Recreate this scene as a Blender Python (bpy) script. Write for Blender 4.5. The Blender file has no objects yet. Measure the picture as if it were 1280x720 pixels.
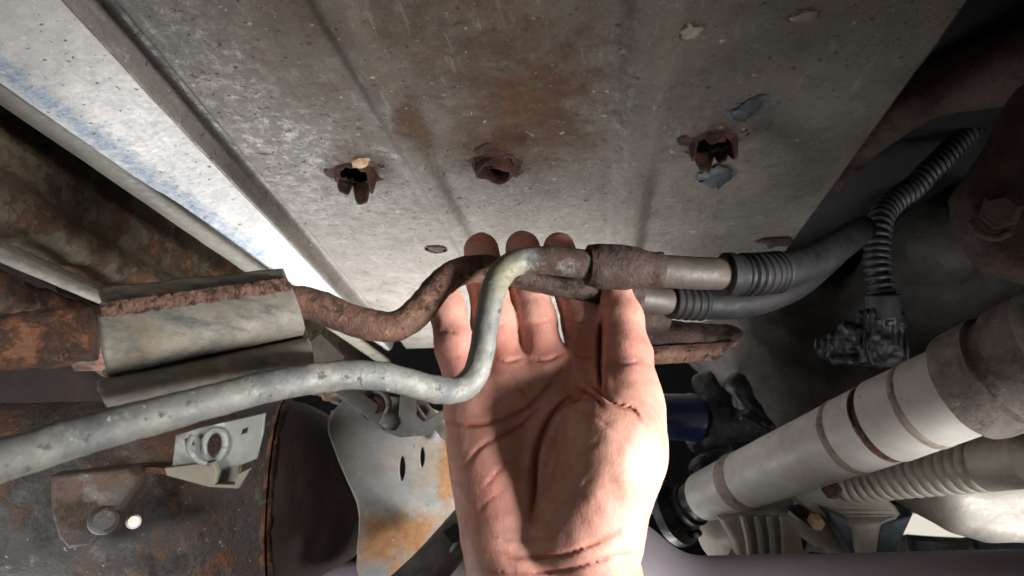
import bpy, bmesh, math, random
import numpy as np
from mathutils import Vector, Matrix

random.seed(7)
rng = np.random.default_rng(7)
sc = bpy.context.scene
C = sc.collection

# ------------------------------------------------------------------ camera
FPX = 834.0                                     # focal length in pixels of a 1280 wide frame
th = math.atan(280 / FPX)
psi = math.atan(.126 * math.cos(th))
_c, _s, _ct, _st = math.cos(psi), math.sin(psi), math.cos(th), math.sin(th)
F = np.array([-_s * _ct, _c * _ct, _st])
R = np.array([_c, _s, 0.0])
U = np.array([_s * _st, -_c * _st, _ct])
cam = bpy.data.objects.new('camera', bpy.data.cameras.new('camera'))
C.objects.link(cam)
cam.matrix_world = Matrix(((R[0], U[0], -F[0], 0), (R[1], U[1], -F[1], 0), (R[2], U[2], -F[2], 0), (0, 0, 0, 1)))
cam.data.sensor_width = 36
cam.data.lens = FPX / 1280 * 36
cam.data.clip_start = .01
cam.data.clip_end = 200
cam.data.dof.use_dof = True
cam.data.dof.focus_distance = .36
cam.data.dof.aperture_fstop = 20
sc.camera = cam

# ------------------------------------------------------------------ world, lamps, exposure
w = bpy.data.worlds.new('World')
sc.world = w
w.use_nodes = True
w.node_tree.nodes['Background'].inputs[0].default_value = (.97, .97, .97, 1)
w.node_tree.nodes['Background'].inputs[1].default_value = .11


def area(name, loc, target, sx, sy, power, col, spread=180):
    l = bpy.data.lights.new(name, 'AREA')
    l.shape = 'RECTANGLE'
    l.size, l.size_y, l.energy, l.color = sx, sy, power, col
    o = bpy.data.objects.new(name, l)
    C.objects.link(o)
    l.spread = math.radians(spread)
    o.location = loc
    o.rotation_euler = (Vector(target) - Vector(loc)).to_track_quat('-Z', 'Y').to_euler()
    return o


SUN = Vector((.35, .45, .95)).normalized()       # towards the sun: only the ground outside the car is in it
sl = bpy.data.lights.new('sun', 'SUN')
sl.energy, sl.angle, sl.color = 5.0, math.radians(.5), (1, .96, .9)
so = bpy.data.objects.new('sun', sl)
C.objects.link(so)
so.rotation_euler = SUN.to_track_quat('Z', 'Y').to_euler()
area('added_key_right', (.42, .10, -.095), (.02, .29, .0), .16, .10, 1.35, (1, .98, .96), 58)  # added key light on the hand, standing for daylight from the right
area('added_fill_low', (.34, .50, -.122), (.27, .56, .03), .3, .16, .6, (1, .98, .95), 66)  # added light to brighten shaft and sump from below, no lamp there
area('added_fill_behind', (-.45, -.10, -.06), (-.27, .38, .03), .25, .15, .32, (1, .96, .92), 48)  # added weak fill from behind left for the axle corner
fr = area('added_daylight_front', (-.40, .66, -.115), (-.40, .66, 1), .2, .62, 4.8, (.97, .98, 1))  # added light, stands for daylight coming in low at front left
fr.rotation_euler = (math.pi, 0, 0)
md = area('added_fill_middle', (-.10, .84, -.115), (-.10, .80, 1), .34, .26, 2.4, (1, .98, .95), 88)  # added light that lifts the middle of the pan
sc.view_settings.view_transform = 'Standard'
sc.view_settings.look = 'None'
sc.view_settings.exposure = .0
sc.view_settings.gamma = 1


# ------------------------------------------------------------------ geometry helpers
def ray(px, py):
    return F + R * (px - 640) / FPX + U * (360 - py) / FPX


def P(px, py, d):                               # pixel + depth in metres -> point in the place
    return ray(px, py) * d


def onZ(px, py, z):
    r = ray(px, py)
    return r * (z / r[2])


def onX(px, py, x):
    r = ray(px, py)
    return r * (x / r[0])


def hash3(ix, iy, iz, seed):
    n = (ix * 374761393 + iy * 668265263 + iz * 2147483647 + seed * 1274126177) & 0xffffffff
    n = ((n ^ (n >> 13)) * 1274126177) & 0xffffffff
    n = ((n ^ (n >> 16)) * 2246822519) & 0xffffffff
    return ((n ^ (n >> 15)) & 0xffff) / 65535.0


def vnoise(p, scale, seed=0):
    q = np.asarray(p, float) * scale
    i = np.floor(q).astype(np.int64)
    f = q - i
    f = f * f * (3 - 2 * f)
    x, y, z = i[..., 0], i[..., 1], i[..., 2]
    r = 0
    for dx in (0, 1):
        for dy in (0, 1):
            for dz in (0, 1):
                wt = (f[..., 0] if dx else 1 - f[..., 0]) * (f[..., 1] if dy else 1 - f[..., 1]) * (f[..., 2] if dz else 1 - f[..., 2])
                r = r + wt * hash3(x + dx, y + dy, z + dz, seed)
    return r * 2 - 1


def fbm(p, scale, oct=3, seed=0):
    r, a = 0, 1.0
    for k in range(oct):
        r = r + a * vnoise(p, scale * 2 ** k, seed + k)
        a *= .5
    return r


def link(name, me, mat, parent=None, smooth=True):
    o = bpy.data.objects.new(name, me)
    C.objects.link(o)
    if mat:
        me.materials.append(mat)
    if smooth:
        me.polygons.foreach_set('use_smooth', [True] * len(me.polygons))
    if parent:
        o.parent = parent
        m = parent.matrix_world.copy() if parent.type == 'EMPTY' and not parent.parent else Matrix.Identity(4)
        if parent.type == 'EMPTY':
            o.matrix_parent_inverse = Matrix.Translation(-Vector(parent.location))
    return o


def mesh(name, V, Fc, mat, parent=None, smooth=True):
    me = bpy.data.meshes.new(name)
    me.from_pydata([tuple(map(float, v)) for v in V], [], [tuple(map(int, f)) for f in Fc])
    me.update()
    bm = bmesh.new()
    bm.from_mesh(me)
    bmesh.ops.recalc_face_normals(bm, faces=bm.faces)
    bm.to_mesh(me)
    bm.free()
    return link(name, me, mat, parent, smooth)


def autosmooth(o, ang=40):
    m = o.data
    m.set_sharp_from_angle(angle=math.radians(ang))
    return o


def bevel(o, wd, seg=2):
    b = o.modifiers.new('bevel', 'BEVEL')
    b.width, b.segments, b.limit_method = wd, seg, 'ANGLE'
    return o


def thing(name, label, cat, loc, group=None):
    o = bpy.data.objects.new(name, None)
    C.objects.link(o)
    o.location = tuple(map(float, loc))
    o.empty_display_size = .02
    o['label'], o['category'] = label, cat
    if group:
        o['group'] = group
    return o


def tag(o, label, cat, group=None):
    o['label'], o['category'] = label, cat
    if group:
        o['group'] = group
    return o


def spline(pts, n=12):                          # Catmull-Rom through rows of any width
    pts = np.array(pts, float)
    ext = np.vstack([2 * pts[0] - pts[1], pts, 2 * pts[-1] - pts[-2]])
    out = []
    for i in range(1, len(ext) - 2):
        a, b, c, d = ext[i - 1:i + 3]
        for t in np.linspace(0, 1, n, endpoint=False):
            out.append(.5 * ((2 * b) + (c - a) * t + (2 * a - 5 * b + 4 * c - d) * t * t + (3 * b - a - 3 * c + d) * t ** 3))
    out.append(pts[-1])
    return np.array(out)


def frames(path):
    T = np.gradient(path, axis=0)
    T /= np.linalg.norm(T, axis=1)[:, None]
    n = np.cross(T[0], [0.13, .2, 1.0])
    n /= np.linalg.norm(n)
    Ns = []
    for t in T:
        n = n - t * (n @ t)
        n /= np.linalg.norm(n)
        Ns.append(n)
    Ns = np.array(Ns)
    return T, Ns, np.cross(T, Ns)


def tube(name, path, rad, mat, parent=None, seg=28, rough=0, nscale=120, seed=1, cap=True, rough2=0):
    path = np.array(path, float)
    rad = np.broadcast_to(np.asarray(rad, float), (len(path),))
    T, Nn, B = frames(path)
    a = np.linspace(0, 2 * np.pi, seg, endpoint=False)
    ring = path[:, None, :] + rad[:, None, None] * (np.cos(a)[None, :, None] * Nn[:, None, :] + np.sin(a)[None, :, None] * B[:, None, :])
    if rough:
        d = ring - path[:, None, :]
        d /= np.linalg.norm(d, axis=2)[..., None] + 1e-9
        k = fbm(ring, nscale, 3, seed)
        if rough2:
            k = k + rough2 * np.maximum(0, fbm(ring, nscale * .35, 2, seed + 9))
        ring = ring + d * (rough * k)[..., None]
    V = ring.reshape(-1, 3)
    n = len(path)
    Fc = []
    for i in range(n - 1):
        for j in range(seg):
            j2 = (j + 1) % seg
            Fc.append((i * seg + j, i * seg + j2, (i + 1) * seg + j2, (i + 1) * seg + j))
    if cap:
        Fc.append(tuple(range(seg))[::-1])
        Fc.append(tuple((n - 1) * seg + j for j in range(seg)))
    return mesh(name, V, Fc, mat, parent)


def ppath(pts, n=12):                           # [(px,py,depth)...] -> smooth 3-D path
    s = spline(pts, n)
    return np.array([P(*q) for q in s])


def resample(path, step):
    path = np.array(path, float)
    L = np.concatenate([[0], np.cumsum(np.linalg.norm(np.diff(path, axis=0), axis=1))])
    s = np.arange(0, L[-1], step)
    return np.stack([np.interp(s, L, path[:, k]) for k in range(3)], 1), s


def lathe(name, p0, p1, prof, mat, parent=None, seg=48, rough=0, nscale=80, seed=3, cap=True):
    # prof: [(t along p0->p1 in 0..1, radius)]
    p0, p1 = np.array(p0, float), np.array(p1, float)
    path = np.array([p0 + (p1 - p0) * t for t, r in prof])
    ax = (p1 - p0) / np.linalg.norm(p1 - p0)
    n = np.cross(ax, [0, 0, 1.0])
    n /= np.linalg.norm(n)
    b = np.cross(ax, n)
    a = np.linspace(0, 2 * np.pi, seg, endpoint=False)
    rad = np.array([r for t, r in prof])
    dirs = np.cos(a)[:, None] * n + np.sin(a)[:, None] * b
    ring = path[:, None, :] + rad[:, None, None] * dirs[None]
    if rough:
        ring = ring + dirs[None] * (rough * fbm(ring, nscale, 3, seed))[..., None]
    m = len(prof)
    Fc = [(i * seg + j, i * seg + (j + 1) % seg, (i + 1) * seg + (j + 1) % seg, (i + 1) * seg + j) for i in range(m - 1) for j in range(seg)]
    if cap:
        Fc += [tuple(range(seg))[::-1], tuple((m - 1) * seg + j for j in range(seg))]
    return autosmooth(mesh(name, ring.reshape(-1, 3), Fc, mat, parent), 50)


def sheet(name, left, right, thick, mat, parent=None, n=40, rough=0, nscale=150, seed=2, sub=6):
    # ruled, solid sheet between two poly-lines of 3-D points
    left, right = spline(left, sub), spline(right, sub)
    m = len(left)
    t = np.linspace(0, 1, n)
    G = left[None] * (1 - t)[:, None, None] + right[None] * t[:, None, None]
    if rough:
        e = np.cross(right[0] - left[0], left[-1] - left[0])
        e /= np.linalg.norm(e)
        G = G + e * (rough * fbm(G, nscale, 3, seed))[..., None]
    Fc = [(i * m + j, i * m + j + 1, (i + 1) * m + j + 1, (i + 1) * m + j) for i in range(n - 1) for j in range(m - 1)]
    o = mesh(name, G.reshape(-1, 3), Fc, mat, parent)
    s = o.modifiers.new('thick', 'SOLIDIFY')
    s.thickness, s.offset = thick, 0
    return o


def plate(name, outline, depth, thick, mat, parent=None, holes=(), smooth_outline=0, bev=.0006, rough=0, nscale=120, cuts=0):
    # solid plate cut from an outline given in the frame's pixels, standing at depth(px,py); has thickness along the view axis
    dep = depth if callable(depth) else (lambda x, y: depth)
    cu = bpy.data.curves.new('c', 'CURVE')
    cu.dimensions, cu.fill_mode = '2D', 'BOTH'
    mean = float(np.mean([dep(x, y) for x, y in outline]))
    k = mean / FPX
    cu.extrude = max(thick / 2 - bev, 1e-5)
    cu.bevel_depth = bev
    cu.bevel_resolution = 2
    for ol in [outline] + list(holes):
        ol = [tuple(q) for q in ol]
        if smooth_outline and ol is not None:
            q = spline(ol + [ol[0]], smooth_outline)[:-1]
        else:
            q = np.array(ol, float)
        sp = cu.splines.new('POLY')
        sp.points.add(len(q) - 1)
        for pt, (x, y) in zip(sp.points, q):
            pt.co = ((x - 640) * k, (360 - y) * k, 0, 1)
        sp.use_cyclic_u = True
    co = bpy.data.objects.new('c', cu)
    C.objects.link(co)
    dg = bpy.context.evaluated_depsgraph_get()
    me = bpy.data.meshes.new_from_object(co.evaluated_get(dg))
    bpy.data.objects.remove(co)
    me.materials.clear()
    me.name = name
    if cuts:
        bm = bmesh.new()
        bm.from_mesh(me)
        bmesh.ops.triangulate(bm, faces=[f for f in bm.faces if len(f.verts) > 4])
        for _ in range(cuts):
            es = [e for e in bm.edges if e.calc_length() > .006]
            if es:
                bmesh.ops.subdivide_edges(bm, edges=es, cuts=1)
                bmesh.ops.triangulate(bm, faces=[f for f in bm.faces if len(f.verts) > 4])
        bm.to_mesh(me)
        bm.free()
    n = len(me.vertices)
    co3 = np.empty(n * 3)
    me.vertices.foreach_get('co', co3)
    co3 = co3.reshape(-1, 3)
    px, py = co3[:, 0] / k + 640, 360 - co3[:, 1] / k
    out = np.array([P(x, y, dep(x, y)) for x, y in zip(px, py)]) - F[None] * co3[:, 2:3]
    if rough:
        out = out + F[None] * (rough * fbm(out, nscale, 3, 5))[:, None]
    me.vertices.foreach_set('co', out.reshape(-1))
    me.update()
    o = link(name, me, mat, parent)
    return autosmooth(o, 35)


def ellipse(cx, cy, rx, ry, rot=0, n=20):
    a = np.linspace(0, 2 * np.pi, n, endpoint=False)
    x, y = rx * np.cos(a), ry * np.sin(a)
    c, s = math.cos(rot), math.sin(rot)
    return [(cx + c * u - s * v, cy + s * u + c * v) for u, v in zip(x, y)]


# implicit surfaces -----------------------------------------------------------
def sd_cone(p, a, b, r1, r2):
    a, b = np.asarray(a, float), np.asarray(b, float)
    ab = b - a
    t = np.clip(((p - a) @ ab) / (ab @ ab), 0, 1)
    return np.linalg.norm(p - a - t[..., None] * ab, axis=-1) - (r1 + (r2 - r1) * t)


def sd_box(p, c, half, rr, axes=None):
    q = p - np.asarray(c, float)
    if axes is not None:
        q = q @ np.asarray(axes).T
    d = np.abs(q) - (np.asarray(half) - rr)
    return np.linalg.norm(np.maximum(d, 0), axis=-1) + np.minimum(d.max(-1), 0) - rr


def smin(a, b, k):
    h = np.maximum(k - np.abs(a - b), 0) / k
    return np.minimum(a, b) - h * h * k * .25


def surface_nets(fn, lo, hi, h):
    lo, hi = np.asarray(lo, float), np.asarray(hi, float)
    n = np.ceil((hi - lo) / h).astype(int) + 1
    n = ((n + 3) // 4) * 4
    gc_ = np.stack(np.meshgrid(*[lo[i] + h * (4 * np.arange(n[i] // 4) + 1.5) for i in range(3)], indexing='ij'), -1)
    Dc = fn(gc_.reshape(-1, 3)).reshape(gc_.shape[:3])
    up = lambda a: np.repeat(np.repeat(np.repeat(a, 4, 0), 4, 1), 4, 2)
    near_ = up(np.abs(Dc) < 4 * h * 1.5 + .004)
    D = up(np.where(Dc < 0, -1.0, 1.0))
    ix = np.argwhere(near_)
    D[near_] = fn(lo + h * ix)
    ins = D < 0
    cs = [slice(0, -1), slice(1, None)]
    cnt = np.zeros(tuple(n - 1))
    acc = np.zeros(tuple(n - 1) + (3,))
    corners = [(i, j, k) for i in (0, 1) for j in (0, 1) for k in (0, 1)]
    for a in corners:
        for ax in range(3):
            if a[ax]:
                continue
            b = list(a)
            b[ax] = 1
            da, db = D[tuple(cs[q] for q in a)], D[tuple(cs[q] for q in b)]
            m = (da < 0) != (db < 0)
            t = np.where(m, da / np.where(m, da - db, 1), 0)
            cnt += m
            for q in range(3):
                acc[..., q] += np.where(m, a[q] + (t if q == ax else 0), 0)
    act = cnt > 0
    idx = -np.ones(act.shape, int)
    idx[act] = np.arange(act.sum())
    base = np.argwhere(act)
    V = lo + h * (base + acc[act] / cnt[act][:, None])
    Q = []
    for ax in range(3):
        s0, s1 = [slice(None)] * 3, [slice(None)] * 3
        s0[ax], s1[ax] = slice(0, -1), slice(1, None)
        ch = np.argwhere(ins[tuple(s0)] != ins[tuple(s1)])
        u, v = (ax + 1) % 3, (ax + 2) % 3
        ok = (ch[:, u] > 0) & (ch[:, v] > 0) & (ch[:, u] < n[u] - 1) & (ch[:, v] < n[v] - 1)
        ch = ch[ok]
        flip = ins[tuple(ch.T)]
        o = []
        for du, dv in ((-1, -1), (0, -1), (0, 0), (-1, 0)):
            c = ch.copy()
            c[:, u] += du
            c[:, v] += dv
            o.append(idx[tuple(c.T)])
        q = np.stack(o, 1)
        q[~flip] = q[~flip][:, ::-1]
        Q.append(q)
    return V, np.concatenate(Q)


def implicit(name, fn, lo, hi, h, mat, parent=None):
    V, Q = surface_nets(fn, lo, hi, h)
    me = bpy.data.meshes.new(name)
    me.vertices.add(len(V))
    me.vertices.foreach_set('co', V.reshape(-1))
    me.loops.add(len(Q) * 4)
    me.loops.foreach_set('vertex_index', Q.reshape(-1))
    me.polygons.add(len(Q))
    me.polygons.foreach_set('loop_start', np.arange(len(Q)) * 4)
    me.update(calc_edges=True)
    me.validate()
    return link(name, me, mat, parent)


def bounds(pts, pad):
    pts = np.array(pts)
    return pts.min(0) - pad, pts.max(0) + pad


# ------------------------------------------------------------------ materials
def lin(h):
    h = h.lstrip('#')
    return tuple((lambda v: v / 12.92 if v <= .04045 else ((v + .055) / 1.055) ** 2.4)(int(h[i:i + 2], 16) / 255) for i in (0, 2, 4)) + (1,)


class NT:
    def __init__(s, name):
        s.m = bpy.data.materials.new(name)
        s.m.use_nodes = True
        s.t = s.m.node_tree
        s.b = s.t.nodes['Principled BSDF']
        s.co = s.t.nodes.new('ShaderNodeTexCoord').outputs['Object']

    def n(s, typ, **kw):
        x = s.t.nodes.new(typ)
        for k, v in kw.items():
            setattr(x, k, v)
        return x

    def put(s, sock, v):
        if hasattr(v, 'is_linked') or isinstance(v, bpy.types.NodeSocket):
            s.t.links.new(v, sock)
        else:
            sock.default_value = v

    def noise(s, scale, detail=6, rough=.6, dist=0, vec=None, stretch=None):
        v = vec or s.co
        if stretch:
            mp = s.n('ShaderNodeMapping')
            s.put(mp.inputs[0], v)
            mp.inputs['Scale'].default_value = stretch
            v = mp.outputs[0]
        x = s.n('ShaderNodeTexNoise')
        s.put(x.inputs['Vector'], v)
        x.inputs['Scale'].default_value = scale
        x.inputs['Detail'].default_value = detail
        x.inputs['Roughness'].default_value = rough
        x.inputs['Distortion'].default_value = dist
        return x.outputs['Fac']

    def voro(s, scale, feature='F1'):
        x = s.n('ShaderNodeTexVoronoi', feature=feature)
        s.put(x.inputs['Vector'], s.co)
        x.inputs['Scale'].default_value = scale
        return x.outputs['Distance']

    def rng(s, v, a, b, c=0., d=1.):
        x = s.n('ShaderNodeMapRange')
        s.put(x.inputs[0], v)
        for i, q in enumerate((a, b, c, d)):
            x.inputs[i + 1].default_value = q
        return x.outputs[0]

    def math(s, op, a, b=0., clamp=False):
        x = s.n('ShaderNodeMath', operation=op)
        x.use_clamp = clamp
        s.put(x.inputs[0], a)
        s.put(x.inputs[1], b)
        return x.outputs[0]

    def mix(s, f, a, b):
        x = s.n('ShaderNodeMix', data_type='RGBA')
        s.put(x.inputs[0], f)
        s.put(x.inputs[6], a)
        s.put(x.inputs[7], b)
        return x.outputs[2]

    def region(s, c, sc_, ):
        mp = s.n('ShaderNodeVectorMath', operation='SUBTRACT')
        s.put(mp.inputs[0], s.co)
        mp.inputs[1].default_value = tuple(map(float, c))
        m2 = s.n('ShaderNodeVectorMath', operation='DIVIDE')
        s.put(m2.inputs[0], mp.outputs[0])
        m2.inputs[1].default_value = sc_
        l = s.n('ShaderNodeVectorMath', operation='LENGTH')
        s.put(l.inputs[0], m2.outputs[0])
        return l.outputs['Value']


def mat(name, c1, c2, scale=40, rough=(.5, .75), metal=0., layers=(), bump=.25, bscale=300, bdist=.001, lo=.35, hi=.65, spec=.5, stretch=None):
    t = NT(name)
    col = t.mix(t.rng(t.noise(scale, 8, .65, stretch=stretch), lo, hi), lin(c1), lin(c2))
    rv = t.rng(t.noise(scale * 3, 5, .6), .3, .7, rough[0], rough[1])
    mv = metal
    hgt = t.noise(bscale, 6, .65)
    for L in layers:
        if L.get('kind') == 'spots':
            nz = t.math('SUBTRACT', 1., t.voro(L['scale']))
        else:
            nz = t.noise(L['scale'], L.get('detail', 8), L.get('nr', .68), L.get('dist', 0), stretch=L.get('stretch'))
        m = None
        if 'at' in L:
            for c, sz in L['at']:
                d = t.region(c, sz)
                q = t.math('ADD', t.math('SUBTRACT', 1., d), t.math('MULTIPLY', t.math('SUBTRACT', nz, .5), L.get('w', 2.)))
                q = t.rng(q, L.get('lo', .2), L.get('hi', .6))
                m = q if m is None else t.math('MAXIMUM', m, q)
        else:
            m = t.rng(nz, L['lo'], L['hi'])
        m = t.math('MULTIPLY', m, L.get('amt', 1.))
        lc = lin(L['c'])
        if 'c2' in L:
            lc = t.mix(t.rng(t.noise(L.get('cs', L['scale'] * 2.5), 8, .7), .35, .65), lin(L['c']), lin(L['c2']))
        col = t.mix(m, col, lc)
        if 'rough' in L:
            rv = t.math('ADD', t.math('MULTIPLY', rv, t.math('SUBTRACT', 1., m)), t.math('MULTIPLY', m, L['rough']))
        if 'metal' in L:
            mv = t.math('ADD', t.math('MULTIPLY', t.math('SUBTRACT', 1., m), mv), t.math('MULTIPLY', m, L['metal']))
        if L.get('h'):
            hgt = t.math('ADD', hgt, t.math('MULTIPLY', m, L['h']))
            if L.get('hn'):
                hgt = t.math('ADD', hgt, t.math('MULTIPLY', t.math('MULTIPLY', m, t.noise(L['hn'], 6, .7)), L['h'] * 2))
    t.put(t.b.inputs['Base Color'], col)
    t.put(t.b.inputs['Roughness'], rv)
    t.put(t.b.inputs['Metallic'], mv)
    t.b.inputs['Specular IOR Level'].default_value = spec
    bp = t.n('ShaderNodeBump')
    bp.inputs['Strength'].default_value = bump
    bp.inputs['Distance'].default_value = bdist
    t.put(bp.inputs['Height'], hgt)
    t.put(t.b.inputs['Normal'], bp.outputs[0])
    return t.m


H = .24                                           # height of the floor pan above the camera


def Z(px, py):
    return onZ(px, py, H)


M = {}
ZS = .2235
M['pan'] = mat('pan_metal', '#6b6761', '#85807a', 24, (.3, .54), .4, [
    dict(c='#483a2a', c2='#5f4e3a', scale=16, lo=.1, hi=.9, w=2.0, amt=.95, rough=.75, metal=.0, at=[(Z(560, 50), (.17, .18, .1)), (Z(385, 25), (.09, .1, .1)), (Z(610, 150), (.11, .13, .1))]),
    dict(c='#57514b', c2='#6a635b', scale=110, lo=.46, hi=.58, amt=.6, rough=.75, metal=0, nr=.8, h=-.3),
    dict(c='#48423d', c2='#5e5750', scale=24, lo=.52, hi=.7, amt=.7, rough=.75, metal=0, nr=.75),
    dict(c='#9b978f', scale=150, lo=.58, hi=.72, amt=.5, stretch=(1, .16, 1), rough=.55),
    dict(c='#4f3722', c2='#3b2818', scale=45, lo=.15, hi=.8, w=2.8, amt=.92, rough=.85, metal=0, nr=.75, at=[(Z(660, 130), (.075, .11, .1)), (Z(622, 185), (.045, .05, .1)), (Z(445, 205), (.034, .034, .1)), (Z(890, 165), (.03, .035, .1)), (Z(520, 150), (.02, .05, .1))]),
    dict(c='#6b4529', c2='#573520', scale=100, lo=.75, hi=1.4, w=4.0, amt=.7, rough=.9, metal=0, at=[(Z(655, 110), (.08, .12, .1)), (Z(500, 165), (.012, .03, .1)), (Z(755, 130), (.02, .06, .1))]),
    dict(c='#b3aea4', c2='#c9c4b9', scale=140, lo=.65, hi=.71, amt=.6, rough=.6, metal=0, detail=4, h=.4),
    dict(c='#d2cdc2', scale=300, lo=.71, hi=.76, amt=.55, detail=2, rough=.6, h=.4),
    dict(c='#a39c8c', c2='#c5beae', scale=420, lo=.67, hi=.73, amt=.45, detail=3, rough=.7, h=.3),
    dict(c='#2b2521', c2='#4a3323', scale=210, lo=.62, hi=.68, amt=.85, detail=4, rough=.9, h=-.8),
    dict(c='#3f4c58', c2='#5c6871', scale=90, lo=.25, hi=.5, w=2.6, amt=.7, at=[(Z(935, 138), (.022, .016, .1))], h=-.6),
], bump=.5, bscale=260, bdist=.0014)
M['pan_side'] = mat('pan_side_metal', '#a3a19e', '#b7b5b2', 90, (.42, .62), .2, [
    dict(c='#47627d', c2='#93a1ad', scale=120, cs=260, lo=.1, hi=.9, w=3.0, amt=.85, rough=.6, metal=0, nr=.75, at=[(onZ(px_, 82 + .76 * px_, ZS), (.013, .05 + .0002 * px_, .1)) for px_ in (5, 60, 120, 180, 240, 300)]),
    dict(c='#8a857d', c2='#9a958e', scale=170, lo=.54, hi=.68, amt=.4, rough=.7, nr=.75),
    dict(c='#8f8a83', scale=150, lo=.6, hi=.72, amt=.45, stretch=(1, .2, 1)),
    dict(c='#dcdbd7', scale=210, lo=.63, hi=.7, amt=.7, detail=4, rough=.6, h=.4),
    dict(c='#4a4038', scale=200, lo=.65, hi=.7, amt=.8, detail=3, rough=.9, h=-.6),
], bump=.35, bscale=220, bdist=.001)
M['flange'] = mat('olive_grey_metal', '#57544b', '#6d695f', 60, (.5, .75), .1, [
    dict(c='#5e5a4a', c2='#6f6248', scale=60, lo=.5, hi=.7, amt=.7, rough=.85),
    dict(c='#4f3524', scale=140, lo=.66, hi=.72, amt=.8, rough=.9)], bump=.3)
M['rust'] = mat('flaking_rust', '#4c3223', '#6e4630', 110, (.75, .95), 0, [
    dict(c='#231812', c2='#33231a', scale=70, lo=.48, hi=.6, amt=.9, h=-1.2, nr=.75),
    dict(c='#94603f', c2='#a9774f', scale=130, lo=.58, hi=.7, amt=.8, h=.8),
    dict(c='#6d6250', scale=30, lo=.55, hi=.72, amt=.7)], bump=.8, bscale=330, bdist=.002)
M['rust_dark'] = mat('dark_brown_rust', '#291b15', '#3f2a21', 90, (.6, .9), 0, [
    dict(c='#5f3f2d', scale=140, lo=.58, hi=.7, amt=.7, h=.8, nr=.75),
    dict(c='#1c1512', scale=60, lo=.52, hi=.68, amt=.8)], bump=.7, bscale=330, bdist=.0018)
M['rust_maroon'] = mat('maroon_rust', '#3a221a', '#4d2f24', 90, (.7, .92), 0, [
    dict(c='#7a5038', scale=170, lo=.6, hi=.72, amt=.7, h=.6),
    dict(c='#1b120e', scale=80, lo=.52, hi=.68, amt=.8, h=-.5)], bump=.8, bscale=360, bdist=.0018)
M['rust_pipe'] = mat('rusty_pipe_scale', '#4f382c', '#6d4e40', 110, (.6, .85), .05, [
    dict(c='#3a2820', c2='#2a1d18', scale=120, lo=.54, hi=.62, amt=.9, h=-1.6, nr=.75),
    dict(c='#8d684c', c2='#a37f5e', scale=90, lo=.56, hi=.72, amt=.7, h=.6),
    dict(c='#2b1e18', scale=40, lo=.1, hi=.6, w=1.2, amt=.9, at=[(P(700, 353, .305), (.04, .03, .03))])], bump=.8, bscale=420, bdist=.0014)  # last layer paints in the shadow on the stretch below the grey pipe
M['rail'] = mat('rail_dirt_and_rust', '#4a4133', '#635643', 70, (.75, .95), 0, [
    dict(c='#6b4029', c2='#8c5838', scale=34, lo=.5, hi=.6, amt=.9, h=1.4, hn=240, nr=.78),
    dict(c='#2b241f', scale=45, lo=.54, hi=.7, amt=.85),
    dict(c='#9c9178', scale=260, lo=.68, hi=.74, amt=.7, detail=3)], bump=.8, bscale=220, bdist=.002)
M['galv'] = mat('weathered_zinc', '#676a68', '#828481', 60, (.5, .72), .3, [
    dict(c='#5d625f', c2='#6b6a58', scale=38, lo=.5, hi=.7, amt=.75, rough=.75, metal=.1),
    dict(c='#b5b5af', c2='#c6c4bb', scale=110, lo=.6, hi=.72, amt=.6, rough=.6, metal=0),
    dict(c='#6d5a3e', scale=150, lo=.68, hi=.75, amt=.6, rough=.85, metal=0)], bump=.28, bscale=420, bdist=.0008)
M['grey_pipe'] = mat('grey_oxidised_pipe', '#6a6a66', '#84837d', 90, (.5, .75), .2, [
    dict(c='#4a5052', c2='#565c5f', scale=75, lo=.48, hi=.64, amt=.75, rough=.7, nr=.75),
    dict(c='#a9a89e', c2='#8d8a76', scale=110, lo=.56, hi=.7, amt=.65, rough=.75, metal=0, nr=.72),
    dict(c='#c4c1b6', scale=240, lo=.67, hi=.72, amt=.65, rough=.7, metal=0, detail=3, h=.5),
    dict(c='#3a3632', scale=230, lo=.6, hi=.67, amt=.75, rough=.85, metal=0, detail=4, h=-.5),
    dict(c='#7d7a50', scale=40, lo=.3, hi=.9, w=2.2, amt=.55, at=[(P(628, 345, .27), (.02, .02, .02))]),
    dict(c='#2d1f19', c2='#453025', scale=130, lo=.15, hi=.75, w=2.8, amt=1., rough=.88, metal=0, h=1.2, hn=300, nr=.75, at=[(P(728, 330, .285), (.030, .03, .03)), (P(680, 318, .28), (.014, .01, .02))]),
    dict(c='#4a3226', scale=160, lo=.66, hi=.73, amt=.6, metal=0, rough=.9)], bump=.4, bscale=420, bdist=.0008)
M['clamp'] = mat('sandy_grey_clamp', '#67635a', '#7d796f', 110, (.6, .85), .1, [
    dict(c='#75613f', c2='#66553a', scale=45, lo=.48, hi=.66, amt=.65, rough=.88, nr=.75),
    dict(c='#363c3e', c2='#50544f', scale=75, lo=.5, hi=.64, amt=.85, rough=.75, stretch=(.3, .8, 1.5), nr=.75),
    dict(c='#3a3c3b', c2='#544f45', scale=190, lo=.52, hi=.66, amt=.6, rough=.8, stretch=(.22, .6, 1.4), nr=.75),
    dict(c='#3b2f26', c2='#5a3b26', scale=130, lo=.62, hi=.69, amt=.85, nr=.75, h=-.5),
    dict(c='#aaa698', scale=260, lo=.65, hi=.72, amt=.6, h=.4)], bump=.45, bscale=380, bdist=.0009)
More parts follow.
